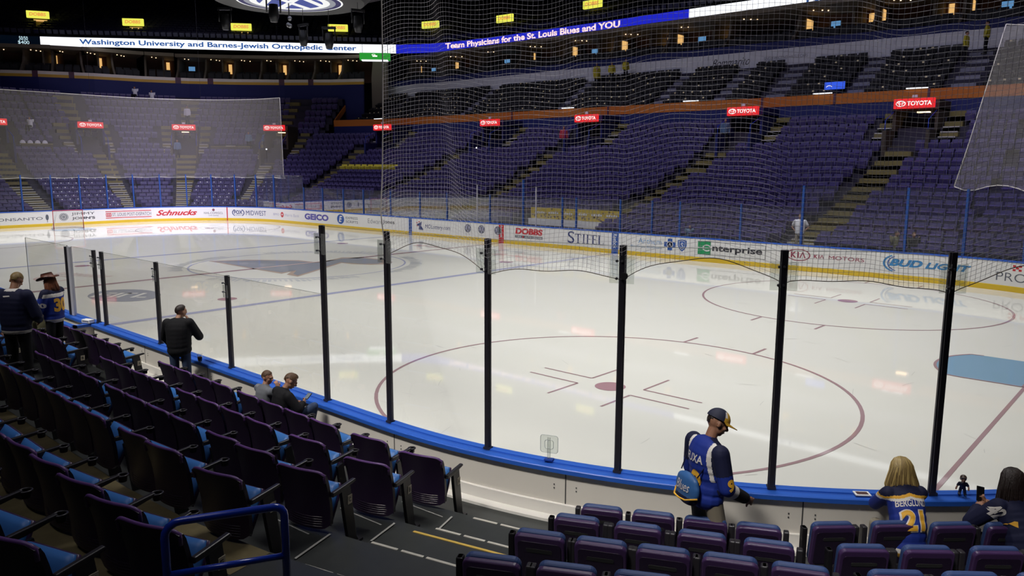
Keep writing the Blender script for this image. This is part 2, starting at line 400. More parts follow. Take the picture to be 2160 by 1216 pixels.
# painted advertisements on the ice
b = MB(); disc(b, 2.95, -8.65, 1.45, 1.02, ice); b.obj('oval_ice_emblem', 'ice_grey', floor)
def icerot(cx, cy, a, h=.0075):
    c, s_ = cos(a), sin(a)
    return lambda x, y: Vector((cx+x*c-y*s_, cy+x*s_+y*c, h))
b = MB(); fn = icerot(2.95, -8.65, radians(40))
for x0, x1, y0, y1 in ((-.95, -.80, -.45, .45), (-.75, -.45, .30, .45), (-.75, -.45, -.1, .05), (-.35, -.2, -.45, .45), (-.1, .25, .3, .45), (-.1, .05, -.45, .45), (.4, .55, -.45, .45), (.6, .9, -.45, -.3)):
    put_poly(b, rect(x0, x1, y0, y1), fn)
b.obj('oval_emblem_marks', 'ice', floor)
b = MB(); ringpoly(b, -2.9, -8.9, .85, .62, .14, .11, ice); b.obj('red_ring_emblem', 'ice_lred', floor)
b = MB(); fn = icerot(-3.1, -7.7, radians(20), .004)
for i in range(9): put_poly(b, [(-1.4+i*.31, -.22), (-1.26+i*.31, -.22), (-1.2+i*.31, .22), (-1.34+i*.31, .22)], fn)
put_poly(b, rect(-1.4, 1.4, -.34, -.27), fn)
b.obj('red_ice_lettering', 'ice_lred', floor)
for cx, cy, m in ((-2.15, 8.9, 'ice_lred'), (3.8, 8.75, 'ice_lred'), (2.6, 10.2, 'ice_lgrey'), (-3.6, 10.0, 'ice_lgrey')):
    b = MB(); disc(b, cx, cy, .42, .40, ice); put_poly(b, rect(cx+.6, cx+1.5, cy-.2, cy+.15), ice); b.obj('ice_emblem', m, floor)
# skate scuffs
b = MB(); random.seed(11)
for k in range(70):
    x, y = random.uniform(15, 29), random.uniform(-12, 4); a = random.uniform(0, pi); l = random.uniform(.05, .45); bend = random.uniform(-.3, .3); pr = None
    for i in range(5):
        t = l*i/4; q = Vector((x+t*cos(a+bend*t), y+t*sin(a+bend*t), .003)); n = Vector((-sin(a), cos(a), 0))*.006
        if pr: b.add([pr-n, q-n, q+n, pr+n], [(0, 1, 2, 3)])
        pr = q
b.obj('skate_mark', 'ice_scuff', floor, kind='stuff')
# ================================================================= DASHER BOARDS
ALL = [PL*i/960 for i in range(960)]
dash = thing('dasher_boards', 'white rink boards with yellow kickplate and blue cap rail around the ice', 'boards', (0, 0, 0))
b = MB(); strip(b, ALL, [(.0, .19), (.0, 1.03)], closed=True); strip(b, ALL, [(.06, 1.03), (.06, .19)], closed=True); strip(b, ALL, [(.06, .19), (.0, .19)], closed=True); strip(b, ALL, [(0, 1.03), (.06, 1.03)], closed=True)
b.obj('board_face', 'board', dash)
b = MB(); strip(b, ALL, [(-.012, .002), (-.012, .19), (.0, .20), (.05, .20), (.05, 0)], closed=True); b.obj('kickplate', 'yellow', dash)
b = MB(); strip(b, ALL, [(-.012, 1.03), (-.012, 1.065), (.0, 1.075), (.245, 1.075), (.255, 1.065), (.255, 1.02), (.20, 1.015), (.0, 1.015)], closed=True)
strip(b, ALL, [(.03, 1.075), (.03, 1.088), (.13, 1.088), (.13, 1.075)], closed=True)
b.obj('cap_rail', 'cap', dash)
b = MB(); strip(b, ALL, [(.145, 1.0757), (.157, 1.0757)], closed=True); strip(b, ALL, [(.01, 1.0757), (.02, 1.0757)], closed=True); b.obj('cap_groove', 'cap2', dash)
b = MB(); strip(b, ALL, [(.20, 1.015), (.20, .0)], closed=True); strip(b, ALL, [(.17, 0), (.17, 1.015)], closed=True); b.obj('back_panel', 'board_out', dash)
b = MB(); box_along(b, ALL, .20, .24, .45, .66, closed=True); box_along(b, ALL, .24, .37, .45, .53, closed=True); b.obj('base_ledge', 'ledge', dash)
for i in range(67):
    s = i*PL/67+.35
    b = MB(); box_along(b, [s, s+.012], .195, .203, .53, 1.015)
    for ds in (-.12, .13):
        for z in (.82, .86): box_along(b, [s+ds, s+ds+.012], .197, .206, z, z+.012)
    if 38 < s < 80: b.obj('panel_seam', 'seam', dash)
# red/blue marks on the boards
def face(s, z): return P3(s, -.004, z)
def face2(s, z): return P3(s, -.008, z)
def face3(s, z): return P3(s, -.011, z)
def kf(s, z): return P3(s, -.0145, z)
def vbar(s0, s1, m, name, z1=1.03):
    b = MB(); put_poly(b, rect(s0, s1, .2, z1), face); put_poly(b, rect(s0, s1, .004, .19), kf); return b.obj(name, m, dash)
M['pblue'] = mat('blue_board_print', (.02, .10, .42), .4); M['pred'] = mat('red_board_print', (.62, .03, .04), .4)
M['pgrey'] = mat('grey_board_print', (.13, .14, .17), .4); M['pblack'] = mat('black_board_print', (.03, .03, .04), .4)
M['pgreen'] = mat('green_board_print', (.02, .34, .12), .4); M['pmaroon'] = mat('maroon_board_print', (.32, .03, .07), .4)
M['plight'] = mat('pale_blue_board_print', (.05, .27, .60), .4); M['pink'] = mat('violet_board_print', (.10, .09, .42), .4)
M['plav'] = mat('lavender_board_print', (.45, .45, .62), .4); M['pnavy'] = mat('navy_board_print', (.03, .05, .19), .4)
vbar(-7.77, -7.47, 'pblue', 'blue_line_mark'); vbar(7.50, 7.90, 'pblue', 'blue_line_mark'); vbar(-.12, .26, 'pred', 'center_line_mark')
vbar(-27.46, -27.38, 'pred', 'goal_line_mark'); vbar(-39.5+.6, -39.5+.68, 'pred', 'goal_line_mark') if False else None
def ad(mats, fn):
    b = MB(); fn(b); return b.obj('advert', mats, dash)
def T(b, t, s0, s1, z0, z1, mi=0, f=face, **k): put(b, t, f, s0, s1, z0, z1, mi, **k)
ad(['white'], lambda b: (T(b, 'Reebok', -7.70, -7.54, .28, .98, rot=True), T(b, 'Reebok', 7.58, 7.82, .25, .98, f=face2, rot=True)) and None)
ad(['white'], lambda b: T(b, 'Reebok', .0, .16, .32, .98, f=face2, rot=True))
# left end
ad(['pgrey'], lambda b: (T(b, 'MONSANTO', -43.4, -40.25, .47, .66, bold=0), disc(b, -39.97, .62, .10, .20, face), put_poly(b, rect(-39.99, -39.95, .28, .45), face)))
def jj(b):
    disc(b, -38.92, .60, .30, .27, face); ringpoly(b, -38.92, .60, .26, .23, .02, .02, face2, 1)
    for a in range(0, 360, 45): disc(b, -38.92+.13*cos(radians(a)), .60+.12*sin(radians(a)), .03, .03, face2, 1, 8)
    T(b, 'JIMMY', -38.42, -36.85, .65, .88, 2, bold=.03); T(b, "JOHN'S", -38.40, -36.85, .34, .57, 2, bold=.03)
ad(['pgrey', 'white', 'pblack'], jj)
def pd(b):
    put_poly(b, rect(-36.12, -32.93, .82, .87), face, 1); put_poly(b, rect(-36.12, -32.93, .36, .41), face, 1)
    put_poly(b, rect(-36.10, -35.72, .48, .74), face, 1)
    for i in range(3): put_poly(b, rect(-36.05+i*.11, -36.0+i*.11, .53, .69), face2, 2)
    T(b, 'ST. LOUIS POST-DISPATCH', -35.65, -32.95, .50, .73, 0, bold=0)
ad(['pgrey', 'pred', 'white'], pd)
ad(['pred'], lambda b: (T(b, 'Schnucks', -32.6, -29.7, .42, .84, shear=.45, bold=.03)))
ad(['pgrey', 'pred'], lambda b: (T(b, 'NHL.COM/GCL', -29.2, -27.75, .50, .66, bold=.01), T(b, 'LIVE GAMES', -28.85, -28.1, .34, .42, bold=0), disc(b, -28.48, .82, .10, .10, face), put_poly(b, rect(-28.58, -28.38, .80, .84), face2, 1)))
def fox(b):
    ringpoly(b, -26.5, .62, .52, .32, .07, .05, face, 0, a0=-.9, a1=.9); ringpoly(b, -26.5, .62, .52, .32, .07, .05, face, 0, a0=pi-.9, a1=pi+.9)
    T(b, 'FOX', -26.85, -26.15, .52, .80, 0, bold=.03); T(b, 'SPORTS', -26.75, -26.25, .40, .47, 0, bold=0)
    T(b, 'MIDWEST', -25.85, -23.95, .44, .80, 0, bold=.03)
ad(['pnavy'], fox)
ad(['plav', 'pred', 'white'], lambda b: (T(b, 'BMO', -23.15, -22.45, .52, .68, 0, bold=0), disc(b, -22.08, .60, .19, .20, face, 1), put_poly(b, rect(-22.15, -22.01, .56, .66), face2, 2), T(b, 'Harris Bank', -21.7, -19.85, .50, .70, 0, bold=-.01)))
ad(['pink'], lambda b: (T(b, 'GEICO', -19.15, -16.25, .40, .84, bold=.05)))
def esx(b):
    disc(b, -14.85, .62, .40, .33, face, 0); T(b, 'E', -15.05, -14.65, .42, .84, 1, f=face2, shear=.3, bold=.03)
    T(b, 'EXPRESS', -14.25, -12.95, .66, .82, 2, bold=0); T(b, 'SCRIPTS', -14.25, -12.93, .40, .56, 2, bold=0)
ad(['pblue', 'white', 'pgrey'], esx)
ad(['pgrey', 'pblack'], lambda b: (T(b, 'Edward', -11.85, -10.35, .50, .80, 0, bold=-.015), T(b, 'Jones', -10.3, -9.15, .50, .80, 1, bold=.01)))
def mol(b):
    put_poly(b, [(-7.05, .66), (-6.75, .78), (-6.55, .88), (-6.62, .60), (-6.40, .38), (-6.45, .34), (-6.85, .36), (-6.80, .55)], face, 0)
    for x, z in ((-7.0, .78), (-6.98, .60), (-6.8, .84)): disc(b, x, z, .06, .05, face, 1, 10)
    T(b, 'MOLottery.com', -6.25, -4.05, .40, .72, 0, bold=.01, shear=.12)
ad(['pnavy', 'pred'], mol)
def vwlogo(b, cx, cz, r, rz, mi, f, k=1.0):
    ringpoly(b, cx, cz, r, rz, r*.14, rz*.14, f, mi)
    def st(p, q, w=.10):
        p, q = Vector(p), Vector(q); n = Vector((-(q-p).y, (q-p).x)).normalized()*w
        put_poly(b, [(cx+a.x*r, cz+a.y*rz) for a in (p-n, q-n, q+n, p+n)], f, mi)
    st((-.36, .80), (0, .08)); st((.36, .80), (0, .08))
    st((-.80, .42), (-.36, -.74)); st((-.36, -.74), (0, .02)); st((0, .02), (.36, -.74)); st((.36, -.74), (.80, .42))
def vws(b):
    for cx in (-2.57, -1.47, -.35+.15):
        disc(b, cx, .68, .26, .235, face, 1); vwlogo(b, cx, .68, .26, .235, 0, face2)
        T(b, 'Volkswagen', cx-.22, cx+.22, .325, .36, 0, bold=0)
ad(['pgrey', 'plav'], vws)
def dobbs(b):
    T(b, 'DOBBS', 1.12, 3.05, .58, .92, 0, bold=.05, shear=.1)
    put_poly(b, rect(1.10, 3.05, .38, .52), face, 1); T(b, 'TIRE', 1.15, 1.55, .405, .495, 2, f=face2); disc(b, 1.68, .45, .06, .055, face2, 0); T(b, 'AUTO CENTERS', 1.82, 3.0, .405, .495, 2, f=face2)
ad(['pred', 'pgrey', 'white'], dobbs)
def stifel(b):
    T(b, 'S', 4.75, 5.18, .34, .95, 0, bold=0)
    def serif_i(x, z0, z1, w, sw): put_poly(b, rect(x-w, x+w, z0, z1), face); put_poly(b, rect(x-sw, x+sw, z0, z0+.025), face); put_poly(b, rect(x-sw, x+sw, z1-.025, z1), face)
    z0, z1 = .37, .84
    serif_i(5.42, z0, z1, .035, .09); put_poly(b, rect(5.22, 5.62, z1-.035, z1), face); put_poly(b, rect(5.22, 5.245, z1-.11, z1), face); put_poly(b, rect(5.595, 5.62, z1-.11, z1), face)
    serif_i(5.78, z0, z1, .035, .09)
    for x, e in ((6.02, 0), (6.36, 1)):
        serif_i(x, z0, z1, .035, .08); put_poly(b, rect(x, x+.24, z1-.03, z1), face); put_poly(b, rect(x+.215, x+.24, z1-.11, z1), face); put_poly(b, rect(x, x+.17, .60, .63), face)
        if e: put_poly(b, rect(x, x+.26, z0, z0+.03), face); put_poly(b, rect(x+.235, x+.26, z0, z0+.10), face)
    serif_i(6.74, z0, z1, .035, .08); put_poly(b, rect(6.74, 7.0, z0, z0+.03), face); put_poly(b, rect(6.975, 7.0, z0, z0+.11), face)
ad(['pnavy'], stifel)
def anthem(b):
    T(b, 'Anthem', 9.05, 10.32, .62, .88, 0, bold=-.012); T(b, 'BlueCross BlueShield', 8.62, 10.34, .42, .52, 0, bold=-.01)
    put_poly(b, rect(10.66, 10.90, .40, .94), face, 1); put_poly(b, rect(10.47, 11.08, .56, .78), face, 1); ringpoly(b, 10.78, .67, .17, .15, .03, .025, face2, 2); T(b, 'A', 10.70, 10.86, .60, .74, 2, f=face2)
    put_poly(b, [(11.19, .90), (11.42, .94), (11.65, .90), (11.65, .66), (11.56, .50), (11.42, .38), (11.28, .50), (11.19, .66)], face, 1)
    put_poly(b, [(11.25, .86), (11.42, .89), (11.59, .86), (11.59, .68), (11.52, .54), (11.42, .45), (11.32, .54), (11.25, .68)], face2, 2)
    put_poly(b, [(11.28, .84), (11.42, .865), (11.56, .84), (11.56, .68), (11.50, .56), (11.42, .48), (11.34, .56), (11.28, .68)], face3, 1)
    T(b, 'S', 11.36, 11.49, .55, .80, 2, f=lambda s, z: P3(s, -.014, z))
ad(['plight', 'pblue', 'white'], anthem)
def ent(b):
    for r in (rect(12.23, 15.44, .92, .935), rect(12.23, 15.44, .335, .35), rect(15.425, 15.44, .335, .935)): put_poly(b, r, face, 0)
    put_poly(b, rect(12.23, 12.87, .335, .935), face, 1)
    ringpoly(b, 12.68, .64, .22, .155, .06, .05, face2, 2, a0=0, a1=5.6); put_poly(b, rect(12.23, 12.88, .625, .655), face2, 2)
    T(b, 'nterprise', 12.95, 15.3, .44, .80, 0, bold=.025)
ad(['pblack', 'pgreen', 'white'], ent)
def kia(b):
    ringpoly(b, 16.87, .66, .50, .25, .045, .03, face)
    def letters(x0, w, z0, z1, s):
        for ch in s:
            if ch == 'Λ': 
                put_poly(b, [(x0, z0), (x0+.18*w, z0), (x0+.5*w, z1-.03), (x0+.82*w, z0), (x0+w, z0), (x0+.6*w, z1), (x0+.4*w, z1)], face); x0 += w*1.15
            else:
                k = .22 if ch == 'I' else 1
                T(b, ch, x0, x0+w*k*.9, z0, z1, 0, bold=.03); x0 += w*(k+.1)
    letters(16.55, .26, .54, .78, 'KIΛ')
    letters(17.52, .17, .58, .72, 'KIΛ'); T(b, 'MOTORS', 18.12, 19.5, .575, .725, bold=.01)
ad(['pmaroon'], kia)
def bud(b):
    ringpoly(b, 20.72, .63, .52, .34, .08, .04, face, 0, a0=2.0, a1=4.4); ringpoly(b, 20.86, .63, .50, .32, .04, .03, face, 1, a0=2.1, a1=4.3)
    T(b, 'BUD', 20.42, 21.62, .52, .80, 0, shear=.3, bold=.05); T(b, 'LIGHT', 21.7, 23.25, .52, .76, 0, shear=.3, bold=.04)
ad(['plight', 'pblue'], bud)
def pro(b):
    T(b, 'PRO PLAN', 24.1, 26.6, .36, .66, 0, bold=-.01)
    for i in range(3):
        for j in range(3):
            if (i+j) % 2 == 0: put_poly(b, rect(24.62+i*.1, 24.72+i*.1, .74+j*.07, .81+j*.07), face, 1)
    T(b, 'PURINA', 25.02, 26.2, .76, .92, 1)
ad(['pgrey', 'pred'], pro)
# ================================================================= NEAR GLASS AND POSTS
def near_s(x, y):
    if x <= SX: return 57.59+(SX-x)
    return 57.59-RC*(pi/2-atan2(-(y+SY), x-SX))
SN = lambda ang: 57.59-RC*radians(90-ang)     # ang measured down from +x
post_s = {}
def make_post(height, name='glass_support_post'):
    t = thing(name, 'x', 'post')
    b = MB(); b.box((0, 0, height/2), (.055, .07, height)); b.box((0, .0, height/2), (.075, .03, height)); bevel(b.obj('post', 'post', t), .006)
    b = MB(); b.box((0, 0, .012), (.085, .08, .024)); b.obj('base_plate', 'post', t)
    for z in ((height-.16, height-.34) if height > 2 else (height-.12, height-.26)):
        b = MB(); b.tube([(-.05, -.04, z), (-.05, -.065, z)], .014, 8); b.tube([(.0, -.036, z), (0, -.055, z)], .012, 8); b.obj('bolt', 'bolt', t)
    for sx in (-1, 1):
        b = MB(); pw = .10 if height > 2 else .05; b.box((sx*(.028+pw/2), -.042, height-.25), (pw, .006, .28 if height > 2 else .2)); b.obj('clear_plate', 'acrylic', t)
    return t
tall = make_post(2.43); low = make_post(1.50)
def place_on(o, s, d, z):
    p, n = path(s, d); o.location = (p.x, p.y, z); o.rotation_euler = (0, 0, atan2(n.y, n.x)+pi/2)
tallx = [(20.67, -13.06), (22.02, -13.06), (23.58, -12.89), (25.08, -12.47), (26.48, -11.78), (27.74, -10.85), (28.82, -9.72), (29.64, -8.40)]
TS = [near_s(x, y) for x, y in tallx]
tl = ['tall dark glass post where the glass steps up, boys seated before it', 'tall dark post carrying the left edge of the netting', 'tall dark post left of the small acrylic stand', 'tall dark post with a puck caught on it', 'tall dark post right of the man in the cap', 'tall dark post between the blonde woman and the figurine', 'tall dark post beyond the right edge of the seats', 'tall dark post furthest round the corner boards']
for i, s in enumerate(TS):
    o = tall if i == 0 else dup(tall); place_on(o, s, .10, 1.08); o['label'] = tl[i]
LS = [near_s(x, -13) for x in (18.07, 15.55, 13.11, 12.72)]
ll = ['short dark glass post left of the step up to tall glass', 'short dark glass post beside the man in the black jacket', 'short dark glass post, right one of a close pair', 'short dark glass post, left one of a close pair']
for i, s in enumerate(LS):
    o = low if i == 0 else dup(low); place_on(o, s, .10, 1.08); o['label'] = ll[i]
# grey end post of the bench opening
t = thing('bench_end_post', 'wide grey metal post behind the woman in the cowboy hat', 'post', (11.35, -13.08, 1.08))
b = MB(); b.box((0, 0, .74), (.07, .10, 1.48)); bevel(b.obj('post', 'post', t), .006)
b = MB(); b.box((.12, 0, .74), (.14, .05, 1.48)); b.obj('grey_channel', 'postwhite', t)
def pane(s0, s1, z0, z1, label, m='glass', group=None, d=.10, topedge=True):
    t = thing('rink_glass_panel', label, 'glass', P3((s0+s1)/2, d, z0), 0, group); O = Vector(t.location)
    p, n = path((s0+s1)/2, d)
    b = MB(); q0, q1 = P3(s0, d, 0), P3(s1, d, 0); X = (q1-q0); Ln = X.length; X.normalize(); n = Vector((X.y, -X.x, 0))
    c = (q0+q1)/2-Vector((O.x, O.y, 0)); R = Matrix((X, n, Vector((0, 0, 1)))).transposed()
    b.box(Vector((c.x, c.y, (z1-z0)/2)), (Ln-.03, .012, z1-z0), R); b.obj('sheet', m, t)
    b = MB(); b.box(Vector((c.x, c.y, z1-z0+.002)), (Ln-.03, .013, .004), R)
    for sx in (-1, 1): b.box(Vector((c.x, c.y, (z1-z0)/2))+X*sx*(Ln/2-.014), (.004, .013, z1-z0), R)
    b.obj('glass_edge', 'edge', t)
    return t
gn = ['left of the netting edge', 'over the two boys and the aisle end', 'behind the small acrylic stand', 'left of the man in the cap', 'right of the man in the cap', 'behind the figurine', 'at the far right of the corner']
for i in range(len(TS)-1):
    pane(TS[i+1], TS[i], 1.09, 3.50, 'tall clear glass pane %s' % gn[i], 'glass')
pane(TS[0], LS[0], 1.09, 2.57, 'low scuffed glass pane just left of the tall glass', 'glasshazy')
pane(LS[0], LS[1], 1.09, 2.57, 'low scuffed glass pane right of the man in the black jacket', 'glasshazy')
pane(LS[1], LS[2], 1.09, 2.57, 'low scuffed glass pane over the oval ice emblem', 'glasshazy')
pane(LS[3], near_s(11.5, -13), 1.09, 2.57, 'low hazy glass pane between the close post pair and the bench end', 'glasshazy')
pane(near_s(11.3, -13), near_s(8.6, -13), 1.09, 2.57, 'low glass pane behind the two standing fans in jerseys', 'glasshazy')
# bench gate wall running back from the boards
t = thing('bench_gate_wall', 'short white wall with blue cap set back beside the first seating block', 'wall', (12.2, -13.3, .45))
b = MB(); b.box((0, -.22, .29), (.9, .05, .58)); b.box((.44, -.02, .29), (.05, .4, .58)); b.obj('panel', 'board_out', t)
b = MB(); b.box((0, -.22, .60), (1.0, .12, .05)); b.box((.44, -.02, .60), (.12, .44, .05)); b.obj('cap', 'cap', t)
# ================================================================= FAR STANDS
def unp(u, v, z):
    d = f_+r2*((u-1080)/FPX)+u2*((608-v)/FPX); tt = (z-CAM.z)/d.z; return CAM+d*tt
def rowz(k):
    k = int(k); return .5+.2*k+.011*k*(k-1)
def d_of(k): return .6+.8*k
def kmax(s): return 17 if s > -26.4 else 24
# (s at boards, s at d=13, half width, d start, d end, bright nosing until)
AISLES = [(-39.5, -39.5, .75, .6, 12, 7), (-36.3, -36.3, .01, 0, 0, 0), (-33.85, -33.8, .32, .6, 11.8, 7.2), (-30.95, -30.95, .36, .6, 11.8, 7.2), (-27.5, -27.9, .26, 2.2, 10.8, 11),
          (-24.6, -24.2, .30, .6, 12.6, 3), (-18.6, -14.4, .65, .6, 12.4, 3), (-6.0, -5.6, .65, .6, 12.4, 3), (4.2, 7.4, .65, .6, 12.4, 3), (15.9, 17.3, .7, .6, 12.4, 3), (28.5, 28.9, .5, .6, 12.4, 3)]
VOMS = [(-39.5, 11.9), (-34.1, 11.9), (-31.0, 11.9), (-27.6, 11.3), (-23.3, 12.6), (-12.6, 12.6), (-3.4, 12.6), (8.1, 12.6), (17.5, 12.6), (29, 12.6)]
UPA = [(-34.3, .26), (-30.9, .26), (-27.85, .22), (-38.9, .5)]
def scale_at(s, d):
    a = abs(s)
    return (RC+d)/RC if SX < a < SX+QA else 1.0
def blocked(s, d):
    for s0, s1, hw, da, db, _ in AISLES:
        c = s0+(s1-s0)*d/13
        if da <= d <= db and abs(s-c)*scale_at(s, d) < hw*scale_at(c, d)*1.0+.28: return True
    for sv, dv in VOMS:
        k = scale_at(sv, dv)
        if dv-.9 < d < dv+1.6 and abs(s-sv)*k < 1.35: return True
        if dv-.2 < d < dv+3.4 and .9 < abs(s-sv)*k < 2.3: return True
        if sv < -26 and d > dv+2.5 and abs(s-sv)*k < .75: return True
    if 12.2 < d < 13.1 and (-30.2 < s < -28.5 or -37.8 < s < -35.0): return True
    if d < 3.2 and -1.2 < s < 5.6: return True
    return False
S0, S1 = -52, 34
t = MB()
for k in range(24):
    a, bnd = (S0, S1) if k < 18 else (S0, -26.3)
    ss = srange(a, bnd, .8)
    strip(t, ss, [(d_of(k), rowz(k-1) if k else 0.3), (d_of(k), rowz(k)), (d_of(k+1), rowz(k))])
M['terrace'] = mat('stand_concrete', (.040, .036, .055), .8, .3, var=.2, scale=2)
struct(t.obj('terrace_floor', 'terrace'))
# concourse slab round the rink
t = MB(); strip(t, srange(-52, 110, .8), [(.24, .45), (.9, .45), (.9, .3)])
struct(t.obj('rinkside_floor', 'concrete'))
# seats -------------------------------------------------------------
def seat_lp(mb, O, X, Y, mback, mseat, dot=None, w=.225, ds=1.0):
    """low-detail folded seat facing Y at floor point O"""
    Z = Vector((0, 0, 1))
    def v(x, y, z): return O+X*x+Y*y+Z*z
    a = [v(-w, 0, .40), v(w, 0, .40), v(w, -.09, .84), v(-w, -.09, .84), v(w, -.15, .83), v(-w, -.15, .83), v(w, -.06, .36), v(-w, -.06, .36)]
    mb.add(a, [(0, 1, 2, 3), (3, 2, 4, 5), (1, 6, 4, 2), (7, 0, 3, 5)], mback)
    w2 = w*.93; y1 = .12
    c = [v(-w2, y1, .30), v(w2, y1, .30), v(w2, y1+.14, .66), v(-w2, y1+.14, .66), v(w2, y1+.05, .70), v(-w2, y1+.05, .70), v(w2, .02, .34), v(-w2, .02, .34)]
    mb.add(c, [(0, 1, 2, 3), (3, 2, 4, 5), (1, 6, 4, 2), (7, 0, 3, 5), (0, 7, 6, 1)], mseat)
    if dot is not None:
        q = [v(-.036*ds, -.060, .75-.03*(ds-1)), v(.036*ds, -.060, .75-.03*(ds-1)), v(.036*ds, -.074, .82), v(-.036*ds, -.074, .82)]
        mb.add(q, [(0, 1, 2, 3)], dot)
seats = []
for k in range(24):
    d = d_of(k)+.62
    s = S0
    while s < S1:
        step = .54/scale_at(s, d)
        if k < kmax(s) and not blocked(s, d) and d < 19.6: seats.append((k, s, d))
        s += step
def frame_at(s, d, z):
    p, n = path(s, d); X = Vector((n.y, -n.x, 0)); return Vector((p.x, p.y, z)), X, -n
def campix(P):
    q = P-CAM; z = q.dot(f_); return (1080+FPX*q.dot(r2)/z, 608-FPX*q.dot(u2)/z, z)
vis = []
for i, (k, s, d) in enumerate(seats):
    u, v, z = campix(frame_at(s, d, rowz(k)+.6)[0])
    vis.append((z, i, u, v))
pick = sorted(q for q in vis if 0 < q[2] < 2160 and 0 < q[3] < 1216)[:185]
pickset = {q[1] for q in pick}
t = MB(); M_seatmats = ['farback', 'farseat', 'seatdot']
random.seed(5)
for i, (k, s, d) in enumerate(seats):
    if i in pickset: continue
    O, X, Y = frame_at(s, d, rowz(k))
    if -37 < s < -27 and random.random() < .006: continue
    yel = k == 10 and -24.15 < s < -19.9
    if yel: continue
    dot = 2 if (k < 8 and (-38.2 < s < -34.3 or -30.3 < s < -26)) and random.random() < .75 else None
    seat_lp(t, O, X, Y, 0, 1, dot)
o = t.obj('stand_seats', M_seatmats); tag(o, 'purple folded seats filling the far side and end stands, row upon row', 'seats', kind='stuff')
# the nearest of them, one object each
m0 = MB(); seat_lp(m0, Vector((0, 0, 0)), Vector((1, 0, 0)), Vector((0, 1, 0)), 0, 1)
proto_me = m0.obj('tmp', ['farback', 'farseat']); pm = proto_me.data; bpy.data.objects.remove(proto_me)
byrow = {}
for z, i, u, v in pick: byrow.setdefault(seats[i][0], []).append(i)
for k, L in byrow.items():
    L.sort(key=lambda i: seats[i][1])
    left = [i for i in L if seats[i][1] < 16.5]; right = [i for i in L if seats[i][1] >= 16.5]
    for side, LL in (('left', left[::-1]), ('right', right)):
        for j, i in enumerate(LL):
            _, s, d = seats[i]; O, X, Y = frame_at(s, d, rowz(k))
            o = bpy.data.objects.new('stadium_seat', pm); COL.objects.link(o); o.location = O; o.rotation_euler = (0, 0, atan2(Y.y, Y.x)-pi/2)
            tag(o, 'purple seat across the ice, %s row up, %s seat %s of the rightmost stairs' % (ordn(k+1), ordn(j+1), side), 'seat', 'nearest seats across the ice')
# yellow covered seats
for j in range(12):
    s = -24.0+j*.355 if j < 6 else -21.9+(j-6)*.36
    k = 10; O, X, Y = frame_at(s, d_of(k)+.62, rowz(k)); b = MB(); seat_lp(b, Vector((0, 0, 0)), Vector((1, 0, 0)), Vector((0, 1, 0)), 0, 0, None, .30)
    o = b.obj('covered_seat', 'yelseat'); o.location = O; o.rotation_euler = (0, 0, atan2(Y.y, Y.x)-pi/2)
    tag(o, 'yellow covered seat, %s from the left in the yellow row' % ordn(j+1), 'seat', 'row of yellow seats')
# aisle stairs ------------------------------------------------------
names = ['at the far left edge', '', 'below the leftmost red sign', 'in the middle of the end stand', 'slanting below the third red sign', 'left of the yellow seats', 'left of the middle of the far side', 'in the middle of the far side', 'right of the middle of the far side', 'behind the man in the white shirt', 'beyond the right edge']
def stairs(cfun, hw, k0, k1, label, bright, tread='tan'):
    t = thing('aisle_stairs', label, 'stairs', (0, 0, 0))
    b = MB(); c = MB(); nb = 0
    for k in range(k0, k1):
        for half in (0, 1):
            d0 = d_of(k)+half*.4; d1 = d_of(k+1); z1 = rowz(k)+(.0 if not half else (rowz(k+1)-rowz(k))/2)+.02; zb = rowz(k)-.3
            sc = scale_at(cfun(d0), d0); h = hw*sc if False else hw
            s_a, s_b = cfun(d0)-h, cfun(d0)+h
            box_along(b, [s_a, (s_a+s_b)/2, s_b], d0, d1, zb, z1)
            if d0 < bright: box_along(c, [s_a+.02, s_b-.02], d0-.02, d0+.12, z1-.05, z1+.012); nb += 1
    b.obj('steps', tread, t)
    if nb: c.obj('nosing_strips', 'nosing', t, kind='stuff')
    return t
for i, (s0, s1, hw, da, db, br) in enumerate(AISLES):
    if db == 0: continue
    stairs(lambda d, s0=s0, s1=s1: s0+(s1-s0)*d/13, hw, int((da-.6)/.8), int((db-.6)/.8), 'concrete aisle stairs '+names[i], br, 'tan')
uo = ['first', 'second', 'third', 'fourth']
un_ = ['above the leftmost red sign', 'above the middle end-stand red sign', 'above the third red sign', 'above the red sign beyond the left edge']
for i, (s, hw) in enumerate(UPA): stairs(lambda d, s=s: s, hw, 17, 23, 'upper aisle stairs '+un_[i], 0)
